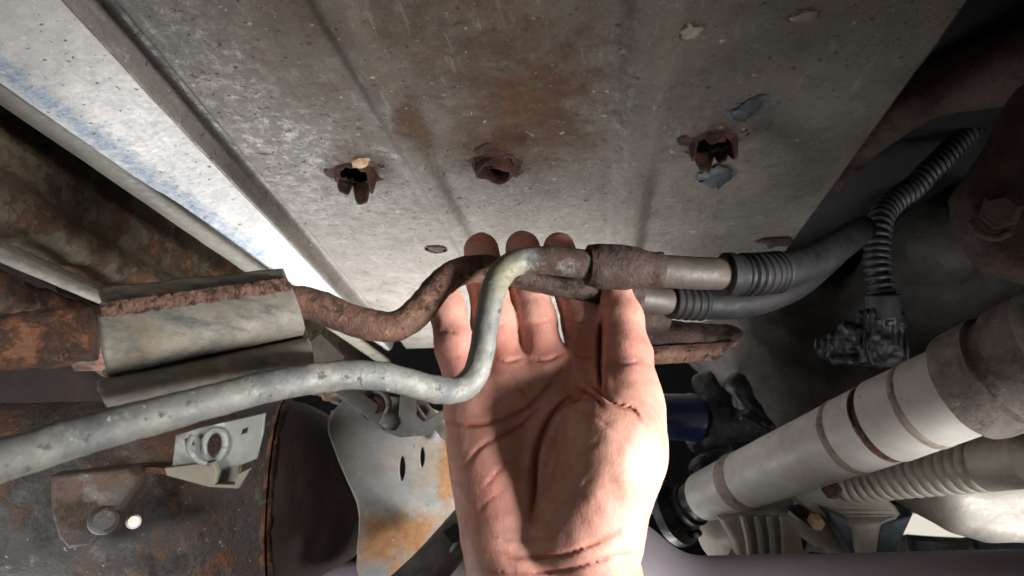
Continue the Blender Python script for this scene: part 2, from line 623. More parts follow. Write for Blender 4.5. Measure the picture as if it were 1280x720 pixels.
M['axle'] = mat('black_paint_with_rust', '#232426', '#34332f', 40, (.5, .78), 0, [
    dict(c='#3e2a1d', c2='#573722', scale=12, lo=.42, hi=.6, amt=.85, rough=.92, h=.6, hn=220, nr=.75),
    dict(c='#7a4c28', c2='#633a1b', scale=18, lo=.57, hi=.68, amt=.8, rough=.9, h=.6, hn=260, nr=.75),
    dict(c='#6c6e6d', c2='#4c5052', scale=60, lo=.54, hi=.68, amt=.7, rough=.6, nr=.75),
    dict(c='#b5b1a6', scale=240, lo=.67, hi=.73, amt=.7, detail=3),
    dict(c='#22150e', scale=80, lo=.54, hi=.68, amt=.8, rough=.95, h=-.5)], bump=.6, bscale=260, bdist=.0015)
M['plate'] = mat('zinc_plate_with_rust', '#757877', '#8f908e', 40, (.45, .65), .3, [
    dict(c='#7d6a50', c2='#6f5a3e', scale=38, lo=.43, hi=.64, amt=.75, nr=.75, rough=.85, metal=0),
    dict(c='#6e4a2e', c2='#8b6742', scale=60, lo=.1, hi=.7, w=2.6, nr=.75, amt=.95, rough=.9, metal=0, h=.5, at=[(P(490, 675, .37), (.05, .04, .022)), (P(560, 600, .37), (.008, .04, .04))]),
    dict(c='#c3c1ba', scale=190, lo=.66, hi=.73, amt=.6, metal=0),
    dict(c='#3a291c', scale=170, lo=.69, hi=.74, amt=.8, metal=0)], bump=.3, bscale=330)
M['shaft'] = mat('silver_painted_shaft', '#97948f', '#aaa7a2', 30, (.5, .68), .15, [
    dict(c='#8d877e', scale=45, lo=.52, hi=.72, amt=.5, rough=.75, nr=.75),
    dict(c='#8f7a60', scale=110, lo=.58, hi=.7, amt=.5, nr=.75, rough=.8),
    dict(c='#5a5048', scale=220, lo=.71, hi=.76, amt=.6, rough=.8, detail=3)], bump=.15, bscale=300, bdist=.0006)
M['band'] = mat('brown_weld_band', '#6a5f55', '#857a6e', 60, (.6, .85), .1, [dict(c='#3b2a20', scale=90, lo=.52, hi=.7, amt=.8)], bump=.5)
M['collar'] = mat('dark_scuffed_collar', '#2f2b28', '#45403b', 60, (.6, .85), .1, [
    dict(c='#7d766d', scale=150, lo=.62, hi=.72, amt=.6), dict(c='#1d1a18', scale=70, lo=.54, hi=.7, amt=.8)], bump=.6)
M['boot'] = mat('scuffed_brown_collar', '#57504a', '#6e665e', 60, (.6, .85), .05, [dict(c='#8f877c', scale=120, lo=.58, hi=.7, amt=.7, h=.5), dict(c='#332d28', scale=70, lo=.5, hi=.66, amt=.8, h=-.4)], bump=.7, bscale=200, bdist=.0015)
M['rubber'] = mat('dusty_black_rubber', '#101011', '#1a1a1b', 50, (.5, .75), 0, [
    dict(c='#35322f', scale=60, lo=.5, hi=.8, amt=.5, rough=.85), dict(c='#5f5a54', scale=260, lo=.68, hi=.75, amt=.6)], bump=.2, spec=.22)
M['sleeve'] = mat('dull_brown_grey_sleeve', '#3b3530', '#4f4841', 50, (.5, .7), .2, [
    dict(c='#33271f', scale=60, lo=.5, hi=.68, amt=.8, rough=.85, metal=0), dict(c='#857b6f', scale=150, lo=.66, hi=.74, amt=.5)], bump=.25)
M['oily'] = mat('oily_black_casting', '#15151a', '#232327', 50, (.25, .55), .2, [
    dict(c='#4a4843', scale=60, lo=.54, hi=.75, amt=.7, rough=.8), dict(c='#807c72', scale=300, lo=.7, hi=.75, amt=.6, rough=.7)], bump=.5, bscale=180, bdist=.002)
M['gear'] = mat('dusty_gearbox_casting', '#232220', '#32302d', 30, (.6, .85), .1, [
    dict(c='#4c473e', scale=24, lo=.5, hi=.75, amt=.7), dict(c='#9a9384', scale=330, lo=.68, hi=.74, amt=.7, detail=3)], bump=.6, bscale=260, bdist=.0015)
M['under'] = mat('underbody_black_coating', '#08090b', '#0e1013', 20, (.8, .95), 0, [dict(c='#1a1918', scale=30, lo=.55, hi=.8, amt=.6)], bump=.4)
M['blue'] = mat('navy_enamel', '#101a36', '#16244a', 30, (.3, .5), 0, [dict(c='#2b2f3a', scale=60, lo=.55, hi=.75, amt=.6)], bump=.15)
M['cast'] = mat('pale_aluminium_casting', '#98938a', '#aca79d', 30, (.5, .7), .3, [
    dict(c='#7d7468', scale=40, lo=.54, hi=.74, amt=.7, rough=.8), dict(c='#cac6bd', scale=120, lo=.64, hi=.74, amt=.6)], bump=.4, bscale=260)
M['sump'] = mat('pale_dented_sump', '#b1aca4', '#c6c1b9', 18, (.45, .65), .2, [
    dict(c='#8f887e', scale=34, lo=.56, hi=.74, amt=.6), dict(c='#e2dfd9', scale=50, lo=.6, hi=.72, amt=.7), dict(c='#5a5148', scale=200, lo=.7, hi=.75, amt=.6)], bump=.4, bscale=160, bdist=.002)
M['mauve'] = mat('mauve_grey_paint', '#5d575d', '#69626a', 16, (.55, .7), 0, [
    dict(c='#615a60', scale=30, lo=.55, hi=.75, amt=.6), dict(c='#8f878b', scale=200, lo=.66, hi=.76, amt=.4)], bump=.12)
M['bluegrey'] = mat('blue_grey_steel', '#3d4754', '#525c69', 30, (.4, .6), .2, [dict(c='#8b9096', scale=60, lo=.56, hi=.74, amt=.6)], bump=.3)
M['white_bit'] = mat('chalky_white', '#cfc8bb', '#e0dbd0', 80, (.6, .8), 0, bump=.3)
M['mud'] = mat('dried_mud', '#7c766a', '#968f82', 120, (.8, .95), 0, [dict(c='#5b4f40', scale=160, lo=.5, hi=.65, amt=.8)], bump=.7)
M['rust_shade'] = mat('shade_black_rust', '#1a120e', '#2b1c15', 30, (.8, .95), 0, bump=.6)  # rust colour taken near black to stand for shade
M['stone'] = mat('tan_grit', '#b58f6e', '#d0b394', 200, (.7, .9), 0, bump=.5)
M['concrete'] = mat('pale_concrete', '#b8b4ac', '#c8c4bc', 6, (.8, .95), 0, [dict(c='#9c978e', scale=20, lo=.5, hi=.75, amt=.6)], bump=.3, bscale=80)
M['hose_grey'] = mat('dusty_grey_rubber', '#3b3b3b', '#4e4d4b', 50, (.5, .75), 0, [dict(c='#6d6963', scale=60, lo=.5, hi=.7, amt=.6), dict(c='#232220', scale=90, lo=.55, hi=.7, amt=.7)], bump=.25)
M['loom'] = mat('grey_plastic_loom', '#1c1d20', '#28292c', 50, (.45, .65), 0, [dict(c='#55524d', scale=60, lo=.55, hi=.75, amt=.6)], bump=.15)


def skin():
    t = NT('skin')
    at = t.n('ShaderNodeAttribute', attribute_name='flush').outputs['Fac']
    n1 = t.noise(60, 6, .6)
    n2 = t.noise(260, 5, .6)
    base = t.mix(t.rng(n1, .35, .65), lin('#c39483'), lin('#b07f70'))
    base = t.mix(t.math('MULTIPLY', t.rng(n2, .45, .7), .35), base, lin('#9d6a58'))
    fo = t.n('ShaderNodeAttribute', attribute_name='fold').outputs['Fac']
    base = t.mix(t.math('MULTIPLY', fo, .6), base, lin('#9a5446'))
    base = t.mix(t.math('MULTIPLY', at, t.rng(n1, .2, .8, .6, 1.)), base, lin('#a85652'))
    base = t.mix(t.math('MULTIPLY', t.rng(t.noise(45, 9, .75), .55, .72), .45), base, lin('#7d5a48'))
    base = t.mix(t.math('MULTIPLY', t.rng(t.noise(150, 6, .7), .62, .72), .45), base, lin('#d9b3a2'))
    t.put(t.b.inputs['Base Color'], base)
    t.put(t.b.inputs['Roughness'], t.rng(n2, .3, .7, .5, .68))
    t.b.inputs['Subsurface Weight'].default_value = .14
    t.b.inputs['Subsurface Radius'].default_value = (1, .35, .18)
    t.b.inputs['Subsurface Scale'].default_value = .006
    vo = t.n('ShaderNodeTexVoronoi', feature='DISTANCE_TO_EDGE')
    mp = t.n('ShaderNodeMapping')
    t.put(mp.inputs[0], t.co)
    mp.inputs['Scale'].default_value = (1, 1, .55)
    t.put(vo.inputs['Vector'], mp.outputs[0])
    vo.inputs['Scale'].default_value = 620
    wr = t.noise(220, 5, .7, 1.0, stretch=(1.6, 1, .5))
    hgt = t.math('ADD', t.math('MULTIPLY', t.rng(vo.outputs['Distance'], 0, .2), .3), t.math('ADD', wr, t.math('MULTIPLY', t.noise(1400, 3, .6), .6)))
    bp = t.n('ShaderNodeBump')
    bp.inputs['Strength'].default_value = .15
    bp.inputs['Distance'].default_value = .0008
    t.put(bp.inputs['Height'], hgt)
    t.put(t.b.inputs['Normal'], bp.outputs[0])
    return t.m


M['skin'] = skin()

# ================================================================== setting
me = bpy.data.meshes.new('ground')
me.from_pydata([(-60, -60, -.13), (60, -60, -.13), (60, 60, -.13), (-60, 60, -.13)], [], [(0, 1, 2, 3)])
link('ground', me, M['concrete'])['kind'] = 'structure'


def boxmesh(name, lo, hi, m, parent=None, bev=0):
    x0, y0, z0 = lo
    x1, y1, z1 = hi
    V = [(x0, y0, z0), (x1, y0, z0), (x1, y1, z0), (x0, y1, z0), (x0, y0, z1), (x1, y0, z1), (x1, y1, z1), (x0, y1, z1)]
    Fc = [(0, 3, 2, 1), (4, 5, 6, 7), (0, 1, 5, 4), (1, 2, 6, 5), (2, 3, 7, 6), (3, 0, 4, 7)]
    o = mesh(name, V, Fc, m, parent, False)
    if bev:
        bevel(o, bev)
    return o


boxmesh('underbody', (-.85, -1.0, .33), (.85, 1.9, .40), M['under'])['kind'] = 'structure'

for lo_, hi_ in (((-.85, 1.45, -.13), (.48, 1.52, .33)), ((.48, 1.45, .0), (.85, 1.52, .33)), ((.47, -.6, .09), (.56, 1.45, .33)), ((-.80, -.6, -.06), (-.66, 1.45, .33))):  # added walls and boxes that block the sky and keep the background dark
    boxmesh({.47: 'side_blocker', -.80: 'outer_blocker'}.get(lo_[0], 'back_blocker'), lo_, hi_, M['rust_shade' if lo_[0] == -.80 else 'under'])['kind'] = 'structure'

# ================================================================== floor pan
pan = thing('floor_pan', 'large grey metal floor pan overhead, dirty and ribbed, with three torn rusty bolt holes', 'floor pan', Z(640, 150))
XL, XR, XRIB1, XRIB2, XRIB3 = -.312, .192, -.258, -.117, .038
HOLES = [(Z(445, 212), .0165), (Z(620, 200), .0165), (Z(890, 172), .016)]
YF, YN = .985, .02


def pan_z(x, y):
    z = np.full_like(x, H)
    # beads pressed into the sheet
    for x0, wd, h in ((XRIB2 + .02 * (y - .4), .010, .0045), (XRIB3, .013, .0075)):
        z = z - h * np.exp(-((x - x0) / wd) ** 4)
    x0 = XRIB1 + .075 * (.45 - y)
    z = z + .016 * np.exp(-((x - x0 - .003) / .0095) ** 6)
    # the side left of the first bead slopes down towards the flange
    z = z - np.clip((x0 - .006 - x), 0, None) * .32
    p = np.stack([x, y, np.zeros_like(x)], -1)
    z = z + .0011 * fbm(p, 9, 2, 3) + .0003 * fbm(p, 60, 2, 5)
    return z


nx, ny = 330, 420
gu, gy = np.meshgrid(np.linspace(0, 1, nx), YN + (YF - YN) * np.linspace(0, 1, ny) ** 1.15, indexing='ij')
KB = 60                                          # grid column that follows the first bead
ub = gu[KB, 0]
xb = XRIB1 + .075 * (.45 - gy) - .0105
gx = np.where(gu <= ub, XL + (xb - XL) * gu / ub, xb + (XR - xb) * (gu - ub) / (1 - ub))
gz = pan_z(gx, gy)
for c, r in HOLES:                               # metal pulled down round each torn hole
    d = np.hypot(gx - c[0], gy - c[1])
    gz -= .004 * np.exp(-((d - r) / .008) ** 2)
V = np.stack([gx, gy, gz], -1).reshape(-1, 3)
fx = .25 * (gx[:-1, :-1] + gx[1:, :-1] + gx[:-1, 1:] + gx[1:, 1:])
fy = .25 * (gy[:-1, :-1] + gy[1:, :-1] + gy[:-1, 1:] + gy[1:, 1:])
keep = np.ones_like(fx, bool)
for c, r in HOLES:
    a = np.arctan2(fy - c[1], fx - c[0])
    keep &= np.hypot(fx - c[0], fy - c[1]) > r * (.85 + .12 * np.sin(3 * a + c[0] * 90) + .08 * np.sin(7 * a + c[1] * 50))
c = Z(545, 312)
keep &= ((fx - c[0]) / .011) ** 2 + ((fy - c[1]) / .011) ** 2 > 1
ii, jj = np.meshgrid(np.arange(nx - 1), np.arange(ny - 1), indexing='ij')
side = ii < KB
Q = np.stack([ii * ny + jj, (ii + 1) * ny + jj, (ii + 1) * ny + jj + 1, ii * ny + jj + 1], -1)


def submesh(name, mask, m, parent):
    q = Q[mask]
    u, inv = np.unique(q, return_inverse=True)
    o = mesh(name, V[u], inv.reshape(q.shape), m, parent)
    s = o.modifiers.new('thick', 'SOLIDIFY')
    s.thickness, s.offset = .0012, 1
    return o


submesh('panel', keep & ~side, M['pan'], pan)
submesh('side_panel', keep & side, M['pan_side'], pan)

# turned edge along the left of the pan
zl = float(pan_z(np.array([XL]), np.array([.5]))[0])
ys = np.linspace(.05, 1.0, 60)


def prof_sweep(name, prof, ys, m, parent, rough=0, nscale=60, seed=1, thick=0):
    pr = np.array(prof, float)
    G = np.zeros((len(ys), len(pr), 3))
    G[:, :, 0] = pr[None, :, 0]
    G[:, :, 1] = np.array(ys)[:, None]
    G[:, :, 2] = pr[None, :, 1]
    if rough:
        n = fbm(G, nscale, 4, seed)
        G[:, :, 0] += rough * n
        G[:, :, 2] += rough * .6 * fbm(G + 3.3, nscale, 4, seed + 4)
    k = len(pr)
    Fc = [(i * k + j, i * k + j + 1, (i + 1) * k + j + 1, (i + 1) * k + j) for i in range(len(ys) - 1) for j in range(k - 1)]
    o = mesh(name, G.reshape(-1, 3), Fc, m, parent)
    if thick:
        s = o.modifiers.new('thick', 'SOLIDIFY')
        s.thickness, s.offset = thick, 0
    return o


e0 = onZ(0, 100, zl - .002)[0]
prof_sweep('edge_flange', [(XL + .0015, zl - .0005), (XL - .001, zl - .0035), (XL - .009, zl - .0045), (XL - .016, zl - .005), (XL - .018, zl - .003), (XL - .018, zl + .01)], ys, M['flange'], pan, .0003, 60, 3, .0016)


def torn_collar(center, r, petals, seed, tube_r=0, tilt=(0, 0)):
    g = np.random.default_rng(seed)
    cx, cy = center[0], center[1]
    n = 96
    a = np.linspace(0, 2 * np.pi, n, endpoint=False)
    # ragged rust scale lying round the hole and turning down into the torn lip
    ln = np.zeros(n)
    for (ang, wd, L) in petals:
        dd = np.abs((a - ang + np.pi) % (2 * np.pi) - np.pi)
        ln = np.maximum(ln, L * np.clip(1.3 - (dd / wd) ** 2, 0, 1))
    jag = np.convolve(np.tile(g.random(n), 2), np.ones(5) / 5)[n // 2:n // 2 + n] * .004
    ln = np.clip(ln + jag, .0015, None)
    outer = r * (1.28 + .16 * np.sin(2 * a + seed) + .10 * np.sin(5 * a + 2 * seed) + .10 * np.repeat(g.random(n // 2), 2))
    rows = []
    for t in (1, .6, .25):
        rows.append((outer * t + r * (1 - t), H - .0016 - .0022 * (1 - t)))
    for t in np.linspace(0, 1, 8):
        rows.append((r * (1 - .05 * t - .10 * t * t + .09 * np.sin(4 * a + seed) * t), H - .004 - ln * t))
    G = np.array([np.stack([cx + rr * np.cos(a), cy + rr * np.sin(a), np.broadcast_to(zz, (n,))], -1) for rr, zz in rows])
    k = len(rows)
    V = G.reshape(-1, 3)
    V = V + .0007 * np.stack([fbm(V, 140, 3, s) for s in (1, 2, 3)], -1)
    Fc = [(i * n + j, i * n + (j + 1) % n, (i + 1) * n + (j + 1) % n, (i + 1) * n + j) for i in range(k - 1) for j in range(n)]
    o = mesh('torn_collar', V, Fc, M['rust_maroon'], pan)
    s = o.modifiers.new('thick', 'SOLIDIFY')
    s.thickness, s.offset = .0016, 0
    mesh('bolt_stub', *hexprism((cx, cy), r * .4, H + .006, H + .03), M['rust_dark'], o, False)
    if tube_r:                                   # hollow corroded stud still standing in the hole
        aa = np.linspace(0, 2 * np.pi, 6, endpoint=False)
        m = 48
        q = np.linspace(0, 2 * np.pi, m, endpoint=False)
        hexr = 1 + .03 * np.sin(2 * q)
        rings = []
        for rr, zz in ((tube_r * .95, H + .012), (tube_r, H - .004), (tube_r * 1.04, H - .010), (tube_r * 1.02, H - .0165), (tube_r * .94, H - .0175), (tube_r * .86, H - .017), (tube_r * .82, H - .012), (tube_r * .80, H + .010)):
            e = hexr * rr * .95
            rings.append(np.stack([cx + e * np.cos(q) + tilt[0] * (H - zz), cy + e * np.sin(q) + tilt[1] * (H - zz), np.full(m, zz) + .0016 * np.sin(3 * q + 1) * (zz < H - .01)], -1))
        Vt = np.array(rings).reshape(-1, 3)
        Vt = Vt + .0004 * np.stack([fbm(Vt, 190, 3, s2) for s2 in (4, 5, 6)], -1)
        Ft = [(i * m + j, i * m + (j + 1) % m, (i + 1) * m + (j + 1) % m, (i + 1) * m + j) for i in range(len(rings) - 1) for j in range(m)]
        mesh('hollow_stud', Vt, Ft, M['rust_maroon'], o)
    return o


def hexprism(c, r, z0, z1):
    a = np.linspace(0, 2 * np.pi, 6, endpoint=False) + .3
    V = [(c[0] + r * math.cos(q), c[1] + r * math.sin(q), z) for z in (z0, z1) for q in a]
    Fc = [tuple(range(5, -1, -1)), tuple(range(6, 12))] + [(i, (i + 1) % 6, 6 + (i + 1) % 6, 6 + i) for i in range(6)]
    return V, Fc


pi = math.pi
torn_collar(HOLES[0][0], .0150, [(0.05, .55, .012), (pi * .46, .5, .015), (pi * .80, .4, .010), (pi * 1.15, .4, .005)], 2)
torn_collar(HOLES[1][0], .0165, [(0, .6, .005), (pi * .5, .5, .004), (pi, .6, .005), (pi * 1.5, .5, .008)], 5, .0132, (.02, -.55))
torn_collar(HOLES[2][0], .0150, [(.0, .5, .010), (pi * .28, .42, .009), (pi * .64, .55, .014), (pi * 1.0, .4, .009), (pi * 1.5, .5, .006)], 8)


def pebble(name, c, r, m, parent, seed, sq=(1, 1, 1)):
    bm = bmesh.new()
    bmesh.ops.create_icosphere(bm, subdivisions=3, radius=1)
    V = np.array([v.co for v in bm.verts])
    Fc = [[v.index for v in f.verts] for f in bm.faces]
    bm.free()
    V = V * (1 + .42 * fbm(V + seed * 7.1, 1.6, 4, seed))[:, None] * np.array(sq) * r + np.array(c)
    return mesh(name, V, Fc, m, parent)


pebble('grit_lump', Z(452, 197) - np.array([0, 0, .004]), .0045, M['stone'], pan, 3, (1.5, .8, .6))
pebble('mud_lump', Z(862, 38) - np.array([0, 0, .001]), .0055, M['mud'], pan, 4, (1.1, 1, .35))
pebble('mud_lump', Z(1005, 18) - np.array([0, 0, .001]), .005, M['mud'], pan, 6, (1.6, .8, .25))
pebble('mud_lump', Z(545, 312) - np.array([0, 0, -.002]), .007, M['rust_dark'], pan, 9, (1.5, 1, .5))
pebble('rust_lump', Z(973, 300) - np.array([0, 0, .001]), .011, M['rust_dark'], pan, 13, (1.5, .9, .45))


def flake(pxs, seed):                            # blistered paint skin standing off the sheet
    g = [onZ(x, y, H - .0011) for x, y in spline(pxs + [pxs[0]], 5)[:-1] + rng.normal(0, 1.5, (len(pxs) * 5, 2))]
    g = np.array(g)
    c = g.mean(0)
    V = [c - np.array([0, 0, .0003])] + list(g + np.array([0, 0, 1]) * (.0007 * fbm(g, 200, 2, seed))[:, None])
    n = len(g)
    o = mesh('paint_flake', V, [(0, 1 + i, 1 + (i + 1) % n) for i in range(n)], M['flake'], pan)
    s = o.modifiers.new('thick', 'SOLIDIFY')
    s.thickness, s.offset = .0008, 0


M['flake'] = mat('blue_grey_primer', '#333a40', '#474e53', 60, (.5, .7), 0, [dict(c='#85837c', scale=90, lo=.5, hi=.7, amt=.6)], bump=.3)
flake([(870, 222), (885, 211), (905, 208), (917, 216), (908, 228), (895, 235), (880, 231)], 3)
flake([(915, 140), (935, 125), (960, 118), (952, 130), (938, 145), (926, 156)], 5)

# ================================================================== rusty frame rail on the left
rail = thing('frame_rail', 'rust flaked and mud caked frame rail at the left below the pan edge', 'frame rail', onX(0, 300, -.4))
ys = np.linspace(.12, 1.1, 260)
prof_sweep('rail_web', [(-.43, .30), (-.40, .285), (-.40, .27), (-.40, .255), (-.40, .24), (-.40, .228), (-.399, .216), (-.39, .21), (-.384, .204), (-.382, .196), (-.383, .187), (-.388, .181), (-.40, .178), (-.406, .176), (-.408, .17), (-.408, .164)], ys, M['rail'], rail, .0045, 55, 4, .004)
prof_sweep('rail_lower_lip', [(-.41, .160), (-.405, .156), (-.402, .150), (-.402, .142), (-.404, .134), (-.41, .13), (-.44, .128), (-.47, .128)], np.linspace(.12, .8, 160), M['rust'], rail, .004, 70, 8, .004)
# lower rusty lump: cross tube stub under the rail
tube('stub_tube', ppath([(-80, 432, .40), (60, 424, .42), (118, 418, .43)], 20), [.0175] * 41, M['rust'], rail, 30, .0022, 110, 5, True, .5)
mesh_strip = prof_sweep('brake_line', [(-.388 + .006 * math.cos(q), .165 + .007 * math.sin(q)) for q in np.linspace(0, 2 * pi, 17)], np.linspace(.2, .64, 80), M['clamp'], None, .0004, 60, 3)
tag(mesh_strip, 'thin grey steel line running along the rusty frame rail', 'pipe')

# ================================================================== clamp holding the pipes
cl = thing('pipe_clamp', 'folded sandy grey sheet metal clamp with a rusty seam around the two pipes', 'clamp', P(250, 430, .22))
dl, dr = .205, .245


def PL(l):
    return np.array([P(*q) for q in l])


sheet('top_flange', PL([(122, 361, dl + .012), (126, 373, dl + .006), (128, 383, dl)]), PL([(354, 338, dr + .012), (357, 346, dr + .006), (360, 353, dr)]), .0016, M['clamp'], cl, 40, .0004, 120, 2)
sheet('rust_seam', PL([(124, 380, dl + .0002), (125, 388, dl - .0004), (124, 396, dl + .0002)]), PL([(357, 348, dr + .0002), (361, 356, dr - .0004), (364, 364, dr + .0002)]), .0018, M['rust_pipe'], cl, 260, .0005, 1000, 4)
sheet('upper_plate', PL([(122, 393, dl + .001), (125, 415, dl - .001), (128, 440, dl - .002), (132, 460, dl + .001), (131, 468, dl + .006), (128, 466, dl + .014)]),
      PL([(363, 358, dr + .001), (370, 375, dr - .001), (376, 393, dr - .002), (380, 408, dr + .001), (378, 416, dr + .006), (376, 414, dr + .014)]), .0016, M['clamp'], cl, 60, .0004, 90, 5)
sheet('lower_plate', PL([(128, 478, dl + .014), (122, 479, dl + .004), (122, 486, dl - .001), (127, 495, dl), (131, 503, dl + .006), (134, 506, dl + .012)]),
      PL([(386, 424, dr + .014), (386, 425, dr + .004), (389, 433, dr - .001), (391, 444, dr), (392, 454, dr + .006), (390, 457, dr + .012)]), .0016, M['clamp'], cl, 60, .0004, 90, 7)
sheet('rusty_core', PL([(134, 462, dl + .016), (138, 490, dl + .017), (150, 525, dl + .018)]), PL([(374, 412, dr + .016), (380, 440, dr + .017), (385, 476, dr + .018)]), .004, M['rust'], cl, 80, .0022, 160, 9)

# plate that the clamp is bolted to, running down to the pan corner
plate('mount_tab', [(390, 428), (402, 418), (432, 446), (424, 454), (394, 454)], .36, .004, M['flange'], cl)

# ================================================================== grey pipe
gp = thing('grey_pipe', 'bent grey oxidised metal pipe in front of the hand, sweeping out to the left', 'pipe', P(560, 490, .235))
path = ppath([(-60, 590, .145), (0, 575, .153), (120, 540, .172), (250, 505, .194), (350, 480, .210), (430, 469, .224), (480, 471, .233), (520, 481, .240), (553, 488, .246), (578, 485, .251), (594, 468, .255), (602, 440, .259), (607, 410, .263), (613, 380, .267), (623, 348, .272), (640, 331, .276), (668, 325, .280), (710, 328, .283), (752, 333, .286)], 14)
path, s_ = resample(path, .0016)
tube('pipe', path, np.interp(np.arange(len(path)) / len(path), [0, .75, .85, 1], [.0050, .0050, .0055, .0068]), M['grey_pipe'], gp, 36, .00024, 260, 2)
cpl = ppath([(734, 331, .2855), (752, 332, .2865), (780, 334, .288), (812, 337, .290), (824, 338, .291)], 14)
tt = np.linspace(0, 1, len(cpl))
tube('coupling', cpl, .0080 + .0016 * np.exp(-((tt - .35) / .3) ** 4) + .0006 * np.sin(tt * 40) * 0, M['rust_dark'], gp, 36, .0006, 150, 4, True, .6)
tube('sleeve', ppath([(815, 338, .290), (860, 341, .294), (935, 343, .301)], 10), .0073, M['sleeve'], gp, 32, .0001, 200, 2)

# ================================================================== rusty pipe
rp = thing('rusty_pipe', 'badly rusted brown pipe with peeling scale running from the clamp behind the fingers', 'pipe', P(480, 405, .27))
path = ppath([(330, 372, .262), (368, 376, .264), (400, 383, .266), (440, 400, .268), (480, 409, .270), (508, 402, .272), (530, 380, .276), (552, 354, .281), (575, 340, .286), (600, 336, .291), (640, 342, .297), (690, 352, .303), (745, 362, .312), (790, 370, .318)], 14)
path, s_ = resample(path, .0012)
tube('pipe', path, .0062, M['rust_pipe'], rp, 44, .00042, 260, 6, True, .8)
tube('coupling', ppath([(752, 364, .314), (775, 368, .317), (798, 371, .319)], 12), [.0088] * 25, M['rust_dark'], rp, 30, .001, 170, 3, True, .5)
tube('sleeve', ppath([(790, 371, .318), (820, 375, .322), (858, 378, .328)], 10), .0066, M['sleeve'], rp, 30)

# ================================================================== rubber hoses
h1 = thing('rubber_hose', 'upper black rubber hose with ribbed end pushed on the thick sleeve', 'hose', P(930, 343, .30), 'rubber hoses')
tube('hose', ppath([(925, 343, .300), (960, 342, .306), (1000, 332, .320), (1035, 314, .342), (1060, 298, .385), (1078, 286, .46)], 14), .0088, M['rubber'], h1, 32)
rp1, s1 = resample(ppath([(906, 343, .2985), (940, 343, .302), (975, 340, .310)], 14), .0004)
tube('ribbed_end', rp1, .0092 + .0007 * np.sign(np.sin(s1 * 2 * pi / .0036)) * (s1 > .008) + .0006 * (s1 < .004), M['rubber'], h1, 36)
h2 = thing('rubber_hose', 'lower black rubber hose just under the ribbed one, curving up into the dark', 'hose', P(880, 378, .33), 'rubber hoses')
tube('hose', ppath([(845, 378, .326), (880, 380, .331), (920, 379, .338), (960, 371, .347), (1000, 352, .36), (1040, 318, .38)], 14), .0078, M['rubber'], h2, 32)
rp2, s2 = resample(ppath([(838, 377, .325), (860, 379, .328), (880, 380, .331)], 14), .0004)
tube('ribbed_end', rp2, .0082 + .0004 * np.sin(s2 * 2 * pi / .004), M['rubber'], h2, 32)

# ================================================================== rusty channel under the hoses
ch = thing('rusty_channel', 'torn rusty channel end sticking out to the right of the hand below the hoses', 'channel', P(860, 430, .42))
sheet('channel_face', PL([(760, 396, .44), (762, 412, .425), (764, 430, .42)]), PL([(915, 408, .46), (928, 420, .445), (920, 434, .44)]), .003, M['rust_dark'], ch, 60, .0022, 90, 3)
sheet('channel_lip', PL([(764, 438, .417), (765, 446, .412), (766, 456, .416)]), PL([(922, 428, .437), (905, 440, .43), (892, 450, .432)]), .003, M['rust_pipe'], ch, 60, .0014, 120, 6)
sheet('channel_back', PL([(764, 428, .43), (765, 440, .428), (766, 450, .43)]), PL([(918, 424, .448), (908, 436, .446), (898, 446, .448)]), .002, M['rust_dark'], ch, 30)
lathe('bolt_end', P(795, 398, .40), P(832, 399, .405), [(0, .009), (.75, .009), (.76, .0075), (1, .007)], M['rust_dark'], ch, 24, .0005)

# ================================================================== hand
FOLDS = []


